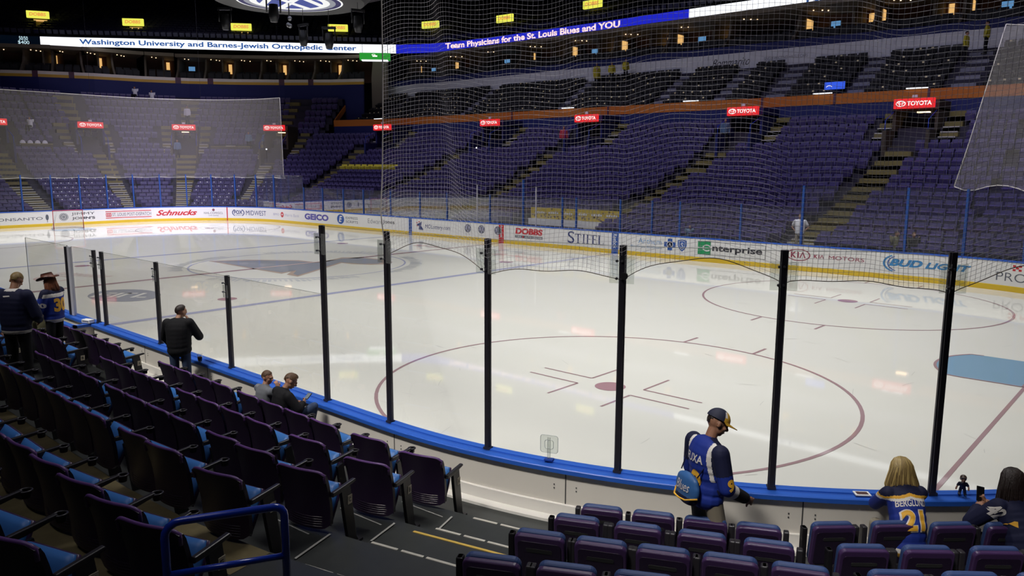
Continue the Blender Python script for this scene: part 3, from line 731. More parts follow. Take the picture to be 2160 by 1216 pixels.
# tunnels with their red signs -------------------------------------
vn = ['beyond the left frame edge', 'leftmost in the end stand', 'middle of the end stand', 'at the end netting edge', 'at the orange wall end', 'second along the far side', 'third along the far side', 'fourth along the far side', 'largest, above the white-shirted man', 'beyond the right edge']
M['tunnel'] = mat('lit_tunnel_wall', (.34, .25, .10), .7); M['tunneldark'] = mat('tunnel_dark_wall', (.06, .045, .03), .8)  # lamplight put into the colour: pale copy for lit tunnels, dark for unlit
for i, (s, dv) in enumerate(VOMS):
    p, n = path(s, dv); X = Vector((n.y, -n.x, 0)); Z = Vector((0, 0, 1)); k = int((dv-.6)/.8); zf = rowz(k-1)+.0; zt = 7.22
    rz = atan2(-n.y, -n.x)-pi/2      # local +y faces the rink
    t = thing('stand_tunnel', 'tunnel under a red sign, '+vn[i], 'tunnel', (p.x, p.y, zf), rz)
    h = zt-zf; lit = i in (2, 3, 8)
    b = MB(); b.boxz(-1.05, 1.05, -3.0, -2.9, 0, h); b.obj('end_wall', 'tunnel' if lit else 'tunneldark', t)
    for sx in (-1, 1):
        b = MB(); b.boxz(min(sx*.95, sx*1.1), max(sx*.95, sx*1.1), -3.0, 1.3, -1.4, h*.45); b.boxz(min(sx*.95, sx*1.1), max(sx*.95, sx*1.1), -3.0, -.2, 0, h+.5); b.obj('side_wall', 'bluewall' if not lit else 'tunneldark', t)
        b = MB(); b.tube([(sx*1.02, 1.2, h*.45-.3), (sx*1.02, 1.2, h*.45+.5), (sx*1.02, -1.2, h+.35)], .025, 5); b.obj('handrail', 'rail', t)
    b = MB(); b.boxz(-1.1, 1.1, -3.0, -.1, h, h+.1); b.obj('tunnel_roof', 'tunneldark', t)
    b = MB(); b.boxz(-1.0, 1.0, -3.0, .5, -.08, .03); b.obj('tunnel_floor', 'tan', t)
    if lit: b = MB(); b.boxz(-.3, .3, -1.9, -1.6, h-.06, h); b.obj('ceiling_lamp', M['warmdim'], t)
    # sign
    g = thing('entrance_sign', 'red backlit sign with white lettering, '+vn[i], 'sign', (p.x-n.x*.12, p.y-n.y*.12, 7.28), rz, None)
    b = MB(); b.box((0, 0, .26), (1.95, .22, .50)); bevel(b.obj('sign_box', 'signred', g), .03)
    def fs(x, z): return Vector((-x, .118, z))
    b = MB(); ringpoly(b, -.62, .26, .24, .155, .045, .035, fs); ringpoly(b, -.62, .26, .09, .15, .03, .03, fs); ringpoly(b, -.62, .31, .17, .07, .03, .02, fs)
    put(b, 'TOYOTA', fs, -.32, .85, .15, .37, bold=.03); b.obj('sign_lettering', 'signwhite', g)
    b = MB(); b.box((0, -.05, .62), (.25, .12, .14)); b.obj('sign_spotlight', 'greywall', g)
    if s < -26 or True:
        for sx in (-1, 1):      # flank stairs
            sc = scale_at(s, dv+2)
            if i in (0, 9): continue
            if s > -20 and sx < 0 and i not in (8,): continue
            st = stairs(lambda d, s=s, sx=sx, sc=sc: s+sx*1.6/sc, .42/sc, k, min(k+5, 18 if s > -26.4 else 24), 'short stairs on the %s of the tunnel %s' % ('right' if sx > 0 else 'left', vn[i]), dv+1.2)
# camera platforms
for s0, s1, lab in ((-30.2, -28.6, 'dark desk platform between two tunnels of the end stand'), (-37.7, -35.1, 'dark desk platform left of the leftmost red sign')):
    z = rowz(14); p, n = path((s0+s1)/2, 12.6)
    t = thing('broadcast_desk', lab, 'desk', (p.x, p.y, z-.3), atan2(-n.y, -n.x)-pi/2)
    L = (s1-s0)*scale_at(s0, 12)/2
    b = MB(); b.boxz(-L*.9, L*.9, -.3, .5, .85, .92); b.obj('desk_top', 'tan', t)
    b = MB(); b.boxz(-L*.9, L*.9, .42, .5, 0, .85); b.obj('desk_front', 'tunneldark', t)
    if s0 < -35:
        for j in range(4):
            b = MB(); b.ell((-.9+j*.55, -.5, .95), (.22, .12, .26)); o = b.obj('draped_chair_back', 'white', t)
    else:
        b = MB(); b.boxz(-.3, .5, -.25, .0, .93, .97); b.obj('paper', 'nosing', t)
# ---------------------------------------------------------------- club level
t = MB()
yc0 = 28.0
front = [(-36.6, 30.4), (-34.4, 26.6), (-33.6, 26.1), (-29, 27.6), (-25.5, 28.0), (40, 28.0)]
OW = MB()
def wall_poly(mb, pts, z0, z1, th=.12, mi=0, zt=None):
    P = [Vector((a, b_, 0)) for a, b_ in pts]; out = []
    for i, p in enumerate(P):
        dd = (P[min(i+1, len(P)-1)]-P[max(i-1, 0)]).normalized(); out.append(p+Vector((-dd.y, dd.x, 0))*th)
    for i in range(len(P)-1):
        za, zb = (z0, z0) if not callable(z0) else (z0(i), z0(i+1)); ta, tb = (z1, z1) if not callable(z1) else (z1(i), z1(i+1))
        a, b_, c, d_ = P[i], P[i+1], out[i+1], out[i]
        v = [a+Vector((0, 0, za)), b_+Vector((0, 0, zb)), c+Vector((0, 0, zb)), d_+Vector((0, 0, za)), a+Vector((0, 0, ta)), b_+Vector((0, 0, tb)), c+Vector((0, 0, tb)), d_+Vector((0, 0, ta))]
        mb.add(v, [(0, 1, 5, 4), (2, 3, 7, 6), (4, 5, 6, 7), (3, 0, 4, 7), (1, 2, 6, 5), (1, 0, 3, 2)], mi)
    return mb
wall_poly(OW, front[-2:], 7.88, 8.47)
OC = MB(); wall_poly(OC, front[:-1], lambda i: 10.6 if i == 0 else 7.88, lambda i: 11.15 if i == 0 else 8.47); struct(OC.obj('wall_club_corner', 'orange'))
o = OW.obj('wall_club_front', 'orange'); struct(o)
struct(wall_poly(MB(), [(x+.0, y+.02) for x, y in front[-2:]], 7.0, 7.88).obj('wall_club_base', 'bluewall'))
struct(wall_poly(MB(), [(x+.0, y+.02) for x, y in front[1:-1]], 7.0, 7.88).obj('wall_club_corner_base', 'bluewall'))
for x in (-12.6, -3.4, 8.1, 12.5, 17.5, 22):
    b = MB(); b.boxz(x-.06, x+.06, 27.96, 27.995, 7.88, 8.5); o = b.obj('trim_1', 'stripe_p'); struct(o)
cl = MB()
for k in range(7):
    y = 28.1+.86*k; z = 8.0+.50*k
    cl.add([Vector(q) for q in ((-33.6, y, z-.5), (40, y, z-.5), (40, y, z), (-33.6, y, z), (40, y+.86, z), (-33.6, y+.86, z))], [(0, 1, 2, 3), (3, 2, 4, 5)])
struct(cl.obj('club_floor', 'terrace'))
cs = MB(); random.seed(8)
CA = [(-30.5, -31.5), (-19.5, -22), (-8.8, -10.6), (-.2, -2.0), (4.4, 2.6), (8.0, 7.0), (13.0, 12.0), (18.5, 18)]
for k in range(6):
    y = 28.1+.86*k+.6; z = 8.0+.50*k; x = -33.3
    while x < 36:
        fr = k/6
        if not any(abs(x-(a+.3+(-fr)*0 + (k*.0))) < .75 for a, _ in CA):
            seat_lp(cs, Vector((x, y, z)), Vector((1, 0, 0)), Vector((0, -1, 0)), 0, 0, 1 if random.random() < .5 else None, .27, 1.7)
        x += .66
tag(cs.obj('club_seats', ['clubseat', 'dot']), 'dark club seats with brass number plates above the orange wall', 'seats', kind='stuff')
M['clubstep'] = mat('grey_club_step', (.22, .22, .27), .7)
for j, (a, _) in enumerate(CA):
    t = thing('club_stairs', 'grey club-level stairs, %s from the left above the orange wall' % ordn(j+1), 'stairs', (a+.3, 28.13, 8.0), 0, 'club stairs')
    b = MB()
    for k in range(6):
        b.boxz(-.6, .6, .86*k, .86*k+.43, -.3+.5*k, .5*k+.02); b.boxz(-.6, .6, .86*k+.43, .86*k+.86, -.3+.5*k, .5*k+.26)
    b.obj('steps', 'clubstep', t)
for x in (-29.3, -7.0, 3.2, 11.8, 16.9):
    b = MB(); b.boxz(x-.55, x+.55, 27.9, 28.0, 8.50, 8.56); tag(b.obj('ledge_light', 'ledw'), 'thin white strip light on the orange wall near x %d' % x, 'lamp')
LL = ['above the left end of the orange wall', 'on the orange wall left of the third red sign', 'on the orange wall between two red signs', 'under the small blue club sign', 'on the orange wall above the largest red sign']
for o, l in zip([o for o in bpy.data.objects if o.name.startswith('ledge_light')], LL): o['label'] = 'thin white strip light '+l
t = thing('club_screen', 'small blue glowing sign above the orange wall', 'sign', (12.35, 28.3, 8.75))
b = MB(); b.box((0, 0, .22), (1.15, .08, .42)); b.obj('screen', 'signblue', t); b = MB(); ringpoly(b, -.3, .12, .18, .12, .03, .03, lambda x, z: Vector((x, -.045, z)), n=20, a0=.3, a1=2.9); b.obj('emblem', 'signwhite', t)
# grey fascia with a signature, blue wall over it
g = MB(); g.boxz(-34.5, 40, 33.45, 33.6, 11.0, 12.12); o = g.obj('wall_grey_fascia', 'greywall'); struct(o)
def gf(x, z): return Vector((x, 33.44, z))
M['fasciatx'] = mat('dark_fascia_lettering', (.05, .05, .06), .6); M['fasciafaint'] = mat('faint_fascia_lettering', (.18, .18, .22), .6)
b = MB(); put(b, 'Bommarito', gf, 1.7, 4.6, 11.25, 11.82, shear=.5, bold=0); b.obj('fascia_lettering', 'fasciatx', o)
b = MB(); put(b, 'SINGLE PRICE NO HASSLE CARS', gf, 5.6, 8.6, 11.45, 11.65, bold=0); b.obj('fascia_lettering', 'fasciafaint', o)
b = MB(); put(b, '.com', gf, -29.6, -28.4, 11.25, 11.5, bold=0); b.obj('fascia_lettering', 'fasciafaint', o)
struct(MB().boxz(-34.5, 40, 33.45, 33.7, 12.12, 12.62).obj('wall_blue_fascia', 'bluewall'))
# end stand fascia
SP = [(-56, -8), (-54.6, 1), (-53.2, 4.2), (-51.4, 6.7), (-49.5, 10.8), (-48.6, 14.8), (-46.8, 18.6), (-44.0, 22.1), (-40.7, 25.4), (-37.0, 28.3), (-33.9, 29.9)]
SPr = SP[::-1]
struct(wall_poly(MB(), [(x, y) for x, y in SP], 8.4, 12.1, .2).obj('wall_end_navy', 'bluewall'))
struct(wall_poly(MB(), SP, 12.1, 12.36, .2).obj('trim_2', 'stripe_y'))
struct(wall_poly(MB(), SP, 12.36, 12.64, .2).obj('trim_3', 'stripe_w'))
def lerp_poly(pts, l):
    i = 0
    while i < len(pts)-2:
        L = hypot(pts[i+1][0]-pts[i][0], pts[i+1][1]-pts[i][1])
        if l <= L: break
        l -= L; i += 1
    L = hypot(pts[i+1][0]-pts[i][0], pts[i+1][1]-pts[i][1]); t = l/L
    x = pts[i][0]+(pts[i+1][0]-pts[i][0])*t; y = pts[i][1]+(pts[i+1][1]-pts[i][1])*t
    return Vector((x, y, 0)), Vector((pts[i+1][0]-pts[i][0], pts[i+1][1]-pts[i][1], 0)).normalized()
def l_at_pix(pts, z, u, lo=0, hi=140, n=2800):
    best = None
    for i in range(n):
        l = lo+(hi-lo)*i/n; p, _ = lerp_poly(pts, l); q = campix(p+Vector((0, 0, z)))
        e = abs(q[0]-u)
        if best is None or e < best[0]: best = (e, l)
    return best[1]
for u0, u1 in ((68, 80), (145, 157), (370, 382), (438, 450), (589, 600), (650, 661)):
    a, b_ = l_at_pix(SP, 12.3, u0, 0, 60), l_at_pix(SP, 12.3, u1, 0, 60); pts = [tuple(lerp_poly(SP, a)[0][:2]), tuple(lerp_poly(SP, b_)[0][:2])]
    mid = lerp_poly(SP, (a+b_)/2)[1]; off = Vector((mid.y, -mid.x, 0))*.03
    struct(wall_poly(MB(), [(x+off.x, y+off.y) for x, y in pts], 12.1, 12.66, .1).obj('trim_4', 'stripe_p'))
# ---------------------------------------------------------------- suites
def suite(O, X, N, wd, dp, zf, zt, label, lamp, tv, seed, slant=0):
    """box opening towards -N; X along the front"""
    rnd = random.Random(seed)
    t = thing('luxury_suite', label, 'suite', (O.x, O.y, zf), atan2(X.y, X.x)); h = zt-zf
    # local: x along the front, y outward (away from the rink)
    b = MB(); b.boxz(-wd/2, wd/2, dp, dp+.1, 0, h); b.obj('back_wall', 'suiteback', t)
    b = MB(); b.boxz(-wd/2, wd/2, 0, dp, h-.32, h); b.obj('ceiling_panel', 'suiteceil', t)
    b = MB(); b.prism([(0.05, 0), (dp, 0), (dp, h-.3), (1.3, h-.3), (1.0, .95)], -wd/2-.09, -wd/2+.09, Vector((0, 0, 0)), Vector((0, 1, 0)), Vector((0, 0, 1)), Vector((1, 0, 0))); b.obj('partition', 'suite', t)
    b = MB()
    for r in range(2):
        for i in range(int(wd/.7)): b.boxz(-wd/2+.3+i*.7, -wd/2+.85+i*.7, .5+r*.8, .62+r*.8, 0, .62+.25*r)
    b.obj('suite_seating', 'clubseat', t, kind='stuff')
    for i in range(3 if rnd.random() < .6 else 2):
        b = MB(); x = -wd*.32+i*.35+rnd.random()*.2; b.ell((x, 1.2+i*.35, h-.36), (.05, .05, .03), None, 8, 5); b.obj('downlight', 'warmdim', t)
    if lamp:
        b = MB(); x = wd*(.18+.1*rnd.random()); b.boxz(x-.16, x+.16, dp-.12, dp-.02, h*.38, h*.78); b.obj('wall_lamp', 'warm', t)
        b = MB(); b.boxz(x-.5, x-.35, 1.6, dp, 0, h-.3); b.obj('divider', 'suite', t)
    if seed >= 40 and lamp:
        b = MB(); b.boxz(-wd/2+.10, -wd/2+.16, 2.0+rnd.random(), 2.5+rnd.random(), h*.36, h*.72); b.obj('wall_lamp', 'warm', t)
    if tv:
        b = MB(); x = -wd*.12; b.boxz(x-.3, x+.3, dp-1.2, dp-1.1, h*.42, h*.60); b.obj('screen', 'tv', t)
    return t
l0 = l_at_pix(SP, 12.6, -30, 0, 60); l1 = l_at_pix(SP, 12.6, 762, 0, 62); N_ = 13
for i in range(N_):
    l = l0+(l1-l0)*(i+.5)/N_; p, X = lerp_poly(SP, l); n = Vector((-X.y, X.x, 0)); wd = (l1-l0)/N_
    suite(p+n*.2, X, n, wd, 3.6, 12.62, 14.98, 'dim suite above the gold fascia, %s from the left' % ordn(i+1), i % 2 == 1, i in (6,), i)
for i in range(13):
    x = -30.2+5.0*i
    suite(Vector((x, 33.72, 0)), Vector((1, 0, 0)), Vector((0, 1, 0)), 5.0, 3.9, 12.6, 14.98, 'suite above the grey fascia, %s from the left' % ordn(i+1), i % 5 != 2, i % 2 == 0, 40+i)
struct(wall_poly(MB(), [(x-.0, y) for x, y in [(-62, -8), (-59, 5), (-54, 16), (-49, 24), (-41, 32), (-35, 36)]], 8, 15, .3).obj('wall_behind_suites', 'darkwall'))
struct(MB().boxz(-36, 42, 37.7, 38, 8, 15).obj('wall_far', 'darkwall'))
# grey pier at the corner between the two suite levels
t = thing('corner_pier', 'grey wall pier between the end suites and the grey fascia', 'pier', (-34.2, 31.2, 8.6))
b = MB(); b.prism([(0, 0), (1.6, 2.0), (1.6, 6.3), (.2, 6.3), (0, 4.2)], -.2, .2, Vector((0, 0, 0)), Vector((.72, .69, 0)), Vector((0, 0, 1)), Vector((-.69, .72, 0))); b.obj('pier', 'suite', t)
# ---------------------------------------------------------------- LED ribbon
RB = [(-57, -8), (-56, 1.5), (-54.1, 4.6), (-52.5, 7.5), (-46.5, 14.1), (-41.1, 20.7), (-35.5, 27.5), (-31.3, 31.9), (-28.5, 33.6), (-23.2, 34.6), (-12.4, 34.75), (11, 34.75), (45, 34.75)]
# round the corners of the plan a little
def chaikin(p):
    q = [p[0]]
    for a, b_ in zip(p, p[1:]): q += [(a[0]*.75+b_[0]*.25, a[1]*.75+b_[1]*.25), (a[0]*.25+b_[0]*.75, a[1]*.25+b_[1]*.75)]
    return q+[p[-1]]
RBs = chaikin(RB)
led = thing('led_ribbon', 'long glowing advertising ribbon board around the upper level', 'screen', (0, 0, 0))
def subpoly(pts, a, b_, st=.5):
    n = max(1, int((b_-a)/st)); return [tuple(lerp_poly(pts, a+(b_-a)*i/n)[0][:2]) for i in range(n+1)]
marks = {u: l_at_pix(RBs, 15.4, u, 0, 120, 4800) for u in (38, 62, 85, 168, 752, 835, 940, 1308, 1453, 1702, 1760)}
ends = [(2, marks[85], 'ledblack'), (marks[85], marks[835], 'ledw'), (marks[835], marks[1453], 'ledb'), (marks[1453], 116, 'ledw')]
for a, b_, m in ends: wall_poly(MB(), subpoly(RBs, a, b_), 15.02, 15.82, .2).obj('ribbon_panel', m, led)
def rf(l, z, off=.03):
    p, X = lerp_poly(RBs, l); n = Vector((X.y, -X.x, 0)); return p+n*off+Vector((0, 0, z))
def ribtext(txt, a, b_, z0, z1, m, bold=.01):
    b = MB(); put(b, txt, lambda l, z: rf(l, z), a, b_, z0, z1, bold=bold); b.obj('ribbon_text', m, led)
ribtext('Washington University and Barnes-Jewish Orthopedic Center', marks[168], marks[752], 15.08, 15.68, 'ledtxb', .025)
ribtext('Team Physicians for the St. Louis Blues and YOU', marks[940], marks[1308], 15.06, 15.74, 'ledtx', .035)
ribtext('Nat', marks[1702], marks[1760], 15.12, 15.7, 'ledtxb', .02)
ribtext('50/50', marks[38]+.1, marks[62]-.1, 15.45, 15.78, 'ledcy', .0); ribtext('$400', marks[38], marks[62], 15.06, 15.40, 'ledcy', .0)
# ---------------------------------------------------------------- upper bowl
def offs(l, e, z):
    p, X = lerp_poly(RBs, l); n = Vector((-X.y, X.x, 0)); return p+n*e+Vector((0, 0, z)), X, -n
UL = [2+i*1.5 for i in range(76)]
ub = MB(); nr = 20
for k in range(nr):
    e, z = .3+.8*k, 15.9+.34*k
    vs = []
    for l in UL: vs += [offs(l, e, z-.34 if k else 15.3)[0], offs(l, e, z)[0], offs(l, e+.8, z)[0]]
    ub.add(vs, [f for i in range(len(UL)-1) for f in ((3*i, 3*i+3, 3*i+4, 3*i+1), (3*i+1, 3*i+4, 3*i+5, 3*i+2))])
M['uterr'] = mat('upper_concrete', (.012, .011, .022), .8); M['useat'] = mat('upper_seat', (.012, .012, .048), .5); M['useatb'] = mat('shaded_upper_seat_back', (.008, .008, .028), .5)  # seat colours darkened to paint the lack of light up here
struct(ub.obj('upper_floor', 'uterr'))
DOB = [(-58.0, 9.3), (-55.3, 17.2), (-49.4, 26), (-42, 33), (-33, 38.1), (-24.5, 40.2), (-13.7, 40.2)]
RBT = [lerp_poly(RBs, j*.1) for j in range(1160)]
us = MB()
for k in range(13):
    e, z = .3+.8*k+.6, 15.9+.34*k; l = 3
    while l < 108:
        P, X, Y = offs(l, e, z); l += .56
        if any(hypot(P.x-a, P.y-b_) < 1.6 for a, b_ in DOB): continue
        seat_lp(us, P, X, Y, 0, 1)
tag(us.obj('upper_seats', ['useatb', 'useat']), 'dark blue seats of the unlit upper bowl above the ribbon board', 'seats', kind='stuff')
for i, (uu, vv) in enumerate([(80, 34), (281, 50), (509, 60), (713, 62), (908, 55), (1065, 42), (1250, 12)]):
    Q = None
    for st_ in range(400, 1100, 2):
        dd_ = f_+r2*((uu-1080)/FPX)+u2*((608-vv)/FPX); Q = CAM+dd_*(st_*.1); near_ = min(range(0, 1160, 4), key=lambda j: hypot(Q.x-RBT[j][0].x, Q.y-RBT[j][0].y)); e_ = (Q-RBT[near_][0]).to_2d().dot(Vector((-RBT[near_][1].y, RBT[near_][1].x)))
        if e_ > 1.5 and Q.z < 15.9+.425*e_+.9: break
    x, y = Q.x, Q.y
    p, X = RBT[near_]; rz = atan2(X.y, X.x)
    rz = atan2(y-CAM.y, x-CAM.x)-pi/2 if False else rz
    g = thing('upper_entrance_sign', 'small yellow-green backlit sign in the upper bowl, %s from the left' % ordn(i+1), 'sign', (x, y, Q.z-.2), rz)
    b = MB(); b.box((0, 0, .33), (1.9, .25, .66)); bevel(b.obj('sign_box', 'signyel', g), .04)
    b = MB(); put(b, 'DOBBS', lambda a, c: Vector((a, -.13, c)), -.7, .7, .20, .50, bold=.03, shear=.1); b.obj('sign_lettering', 'signorange', g)
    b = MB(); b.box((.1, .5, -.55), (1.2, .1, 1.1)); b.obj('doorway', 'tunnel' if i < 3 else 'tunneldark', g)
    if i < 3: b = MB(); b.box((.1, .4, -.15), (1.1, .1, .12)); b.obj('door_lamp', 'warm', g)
# green hanging sign under the ribbon corner
p, X = lerp_poly(RBs, l_at_pix(RBs, 15, 792, 0, 120)); n = Vector((X.y, -X.x, 0))
g = thing('green_hanging_sign', 'green glowing box sign hanging under the ribbon board corner', 'sign', p+n*.5+Vector((0, 0, 14.2)), atan2(X.y, X.x))
b = MB(); b.box((0, 0, .4), (2.9, .8, .65)); bevel(b.obj('sign_box', 'signgreen', g), .04)
b = MB(); b.box((0, 0, .05), (2.5, .9, .06)); b.obj('underside_light', 'ledw', g)
b = MB(); put_poly(b, rect(-.2, .25, .35, .48), lambda a, c: Vector((a, -.42, c))); ringpoly(b, -.1, .53, .18, .08, .05, .04, lambda a, c: Vector((a, -.42, c)), n=16); b.obj('sign_marks', 'signwhite', g)
b = MB()
for sx in (-1, 1): b.tube([(sx*1.2, 0, .7), (sx*1.2, 0, 1.7)], .02, 5)
b.obj('hanger', 'metaldark', g)
# roof and outer shell
struct(MB().boxz(-80, 60, -60, 62, 27.5, 28).obj('ceiling', 'darkwall'))
struct(MB().boxz(-80, -79.5, -60, 62, -1, 27.5).obj('wall_left', 'darkwall'))
struct(MB().boxz(-80, 60, 61.5, 62, -1, 27.5).obj('wall_back', 'darkwall'))
struct(MB().boxz(59.5, 60, -60, 62, -1, 27.5).obj('wall_right', 'darkwall'))
struct(MB().boxz(-80, 60, -60, -59.5, -1, 27.5).obj('wall_near', 'darkwall'))
struct(MB().boxz(-80, 60, -60, 62, -1.05, -1).obj('foundation_floor', 'concrete'))
# ---------------------------------------------------------------- far glass, posts, nets
fp = thing('far_glass_post', 'x', 'post'); b = MB(); b.box((0, 0, .8), (.07, .09, 1.6)); b.obj('post', 'postblue', fp)
fp2 = thing('far_glass_post', 'x', 'post'); b = MB(); b.box((0, 0, 1.22), (.085, .10, 2.44)); b.obj('post', 'postblue', fp2)
fpw = thing('far_glass_post', 'x', 'post'); b = MB(); b.box((0, 0, 1.05), (.05, .06, 2.1)); b.obj('post', 'postwhite', fpw)
sl = []
s = -43.2; 
while s < -21.5: sl.append((s, 2)); s += 1.83
sl2 = [(x, 1) for x in (-19.3, -17.0, -14.6, -12.4, -9.6, -6.8, -4.4)]+[(-1.9, 0), (-.9, 1), (1.6, 2), (2.5, 0), (4.3, 1), (5.2, 1), (7.9, 1), (9.7, 1)]+[(11.2, 1), (14.2, 1)]+[(16.9, 2), (20.9, 2), (22.9, 2), (24.9, 2)]
first = {0: True, 1: True, 2: True}; proto = {0: fpw, 1: fp, 2: fp2}
ci = {'e': 0, 'f': 0}
allp = sl+sl2
for s, kd in allp:
    o = proto[kd] if first[kd] else dup(proto[kd]); first[kd] = False; place_on(o, s, .10, 1.08)
    if s < -21.5: ci['e'] += 1; o['label'] = '%s glass post of the far end boards, %s from the left' % ('blue', ordn(ci['e']))
    else: ci['f'] += 1; o['label'] = '%s glass post on the far side boards, %s from the left' % ('pale' if kd == 0 else 'blue', ordn(ci['f']))
    o['group'] = 'far glass posts'
ps = sorted(s for s, _ in allp); kd_ = dict(allp)
for i in range(len(ps)-1):
    if ps[i+1]-ps[i] > 4: continue
    hi = 3.5 if (ps[i] < -21.5 or ps[i] >= 16) else 2.65
    t = MB(); box_along(t, srange(ps[i]+.06, ps[i+1]-.06, .6), .094, .106, 1.09, hi); o = t.obj('rink_glass_panel', 'glassfar'); tag(o, 'distant glass panel above the boards, %s from the left' % ordn(i+1), 'glass', 'far glass panes')
# end netting
ss = srange(-47, -21.95, .35)
t = thing('end_netting', 'sheer pale netting hung in front of the end stand', 'netting', (0, 0, 0))
b = MB(); n_ = len(ss); vs = []
ZN = [3.35, 4.5, 6, 7.5, 9.1]
for i, s in enumerate(ss):
    for z in ZN: vs.append(P3(s, .12+.10*sin(s*3.4)*(1-(z-3.3)/6), z-(.06*abs(sin((s+43.2)*pi/1.83)) if z < 3.5 else 0)))
m_ = len(ZN); b.add(vs, [(i*m_+k, i*m_+k+1, (i+1)*m_+k+1, (i+1)*m_+k) for i in range(n_-1) for k in range(m_-1)], 0, True); b.obj('mesh_sheet', 'netsheet', t)
b = MB(); b.tube([vs[i*m_+m_-1] for i in range(n_)], .018, 5); b.tube([vs[i*m_] for i in range(n_)], .016, 5); b.tube([vs[(n_-1)*m_+k] for k in range(m_)], .018, 5); b.obj('border_rope', 'rope', t)
b = MB()
for s in (-42.4, -36.5, -29, -22): q = P3(s, .12, 9.1); b.tube([q, q+Vector((0, 0, 14))], .008, 4)
b.obj('support_cable', 'metaldark', t)
# far right netting
t = thing('far_corner_netting', 'sheer netting with leaning edge in front of the far right stand', 'netting', (0, 0, 0))
b = MB(); ss = srange(22.4, 40, .35); n_ = len(ss); vs = []
ZN = [3.4, 5, 6.5, 8, 9.3]
for i, s in enumerate(ss):
    for z in ZN:
        sh = (z-3.4)/5.9; q = P3(s, .12, z); vs.append(q+Vector((1.0*sh*(1-i/n_*.6), .8*sh, -.12*abs(sin((s-22.4)*pi/2)) if z > 3.5 else .28*sin(pi*((s-22.9) % 2)/2))))
m_ = len(ZN); b.add(vs, [(i*m_+k, i*m_+k+1, (i+1)*m_+k+1, (i+1)*m_+k) for i in range(n_-1) for k in range(m_-1)], 0, True); b.obj('mesh_sheet', 'netsheet', t)
b = MB(); b.tube([vs[i*m_+m_-1] for i in range(n_)], .016, 5); b.tube([vs[i*m_] for i in range(n_)], .016, 5); b.tube([vs[k] for k in range(m_)], .016, 5); b.obj('border_rope', 'rope', t)
b = MB()
for i in (0, 20, 40): b.tube([vs[i*m_+m_-1], vs[i*m_+m_-1]+Vector((0, 0, 14))], .008, 4)
b.obj('support_cable', 'metaldark', t)
# near netting: real twine
t = thing('corner_netting', 'white square-mesh safety netting rising from the tall corner glass', 'netting', (0, 0, 0))
SE = TS[1]; cell = .0475; L_ = 13.2; NV = int(L_/cell); NHz = 84
tsx = [TS[1]-x for x in TS[1:]]
def bay(l):
    for i in range(len(tsx)-1):
        if tsx[i] <= l <= tsx[i+1]: return (l-tsx[i])/(tsx[i+1]-tsx[i])
    return ((l-tsx[-1])/1.9) % 1
def netpt(l, z0):
    z = 3.14+z0*cell; f = bay(l); lo = math.exp(-(z-3.1)/1.2)
    sg = sin(pi*f); zz = z+.17*sg**.7*lo+ .10*math.exp(-(z-3.1)/4.0)*sin(2*pi*l/3.4+.6)+.012*sin(l*9+z*3)
    d = .10+.10*sin(2*pi*l/1.7+.5*z)*min(1, (z-3.1)/.6)+.05*sin(2*pi*l/.8+z)*min(1, (z-3.1)/1.0)
    p, n = path(SE-l, d); return Vector((p.x, p.y, zz))
grid = [[netpt(i*cell, j) for j in range(NHz+1)] for i in range(NV+1)]
b = MB()
def thread(pts, r=.0017):
    b.tube(pts, r, 3, 0, False)
for i in range(NV+1): thread(grid[i])
for j in range(NHz+1): thread([grid[i][j] for i in range(NV+1)])
o = b.obj('mesh_twine', 'netw', t, kind='stuff')
b = MB(); b.tube([grid[i][0] for i in range(NV+1)], .0045, 5); b.obj('bottom_rope', 'ropedark', t)
b = MB(); b.tube([grid[0][j] for j in range(NHz+1)]+[grid[0][NHz]+Vector((0, 0, 10))], .008, 5); b.obj('edge_rope', 'rope', t)
b = MB(); b.tube([grid[i][NHz] for i in range(NV+1)], .01, 5); 
for i in range(0, NV, 60): b.tube([grid[i][NHz], grid[i][NHz]+Vector((0, 0, 18))], .004, 4)
b.obj('top_cable', 'metaldark', t)
# puck caught on the net
p, n = path(TS[3]-.03, .17); b = MB(); b.tube([(-.013, 0, 0), (.013, 0, 0)], .038, 20); o = b.obj('hockey_puck', 'black'); o.location = (p.x, p.y, 3.20); o.rotation_euler = (0, .1, atan2(n.y, n.x)); tag(o, 'black puck caught in the netting at a tall post', 'puck')
# ---------------------------------------------------------------- goal
g = thing('hockey_goal', 'small red-framed hockey goal at the far end of the ice', 'goal', (-27.13, 0, .012), pi/2)
b = MB(); b.tube([(-.915, 0, 0), (-.915, 0, 1.22), (.915, 0, 1.22), (.915, 0, 0)], .03, 8); b.obj('goal_frame', 'goalred', g)
b = MB(); b.tube([(-.915, 0, .03), (-.75, .95, .03), (-.3, 1.1, .03), (.3, 1.1, .03), (.75, .95, .03), (.915, 0, .03)], .03, 8); b.tube([(-.915, 0, 1.2), (-.5, .5, 1.18), (.5, .5, 1.18), (.915, 0, 1.2)], .02, 6); b.obj('base_frame', 'postwhite', g)
b = MB(); lo_ = [(-.915, 0), (-.75, .95), (-.3, 1.1), (.3, 1.1), (.75, .95), (.915, 0)]; hi_ = [(-.9, 0), (-.5, .5), (-.2, .5), (.2, .5), (.5, .5), (.9, 0)]
vs = [(x, y, .03) for x, y in lo_]+[(x, y, 1.19) for x, y in hi_]; b.add(vs, [(i, i+1, i+7, i+6) for i in range(5)]+[(6, 7, 8, 9, 10, 11)]); M['goalnet'] = sheer('goal_netting', .30, (.8, .78, .74)); b.obj('goal_net', 'goalnet', g)
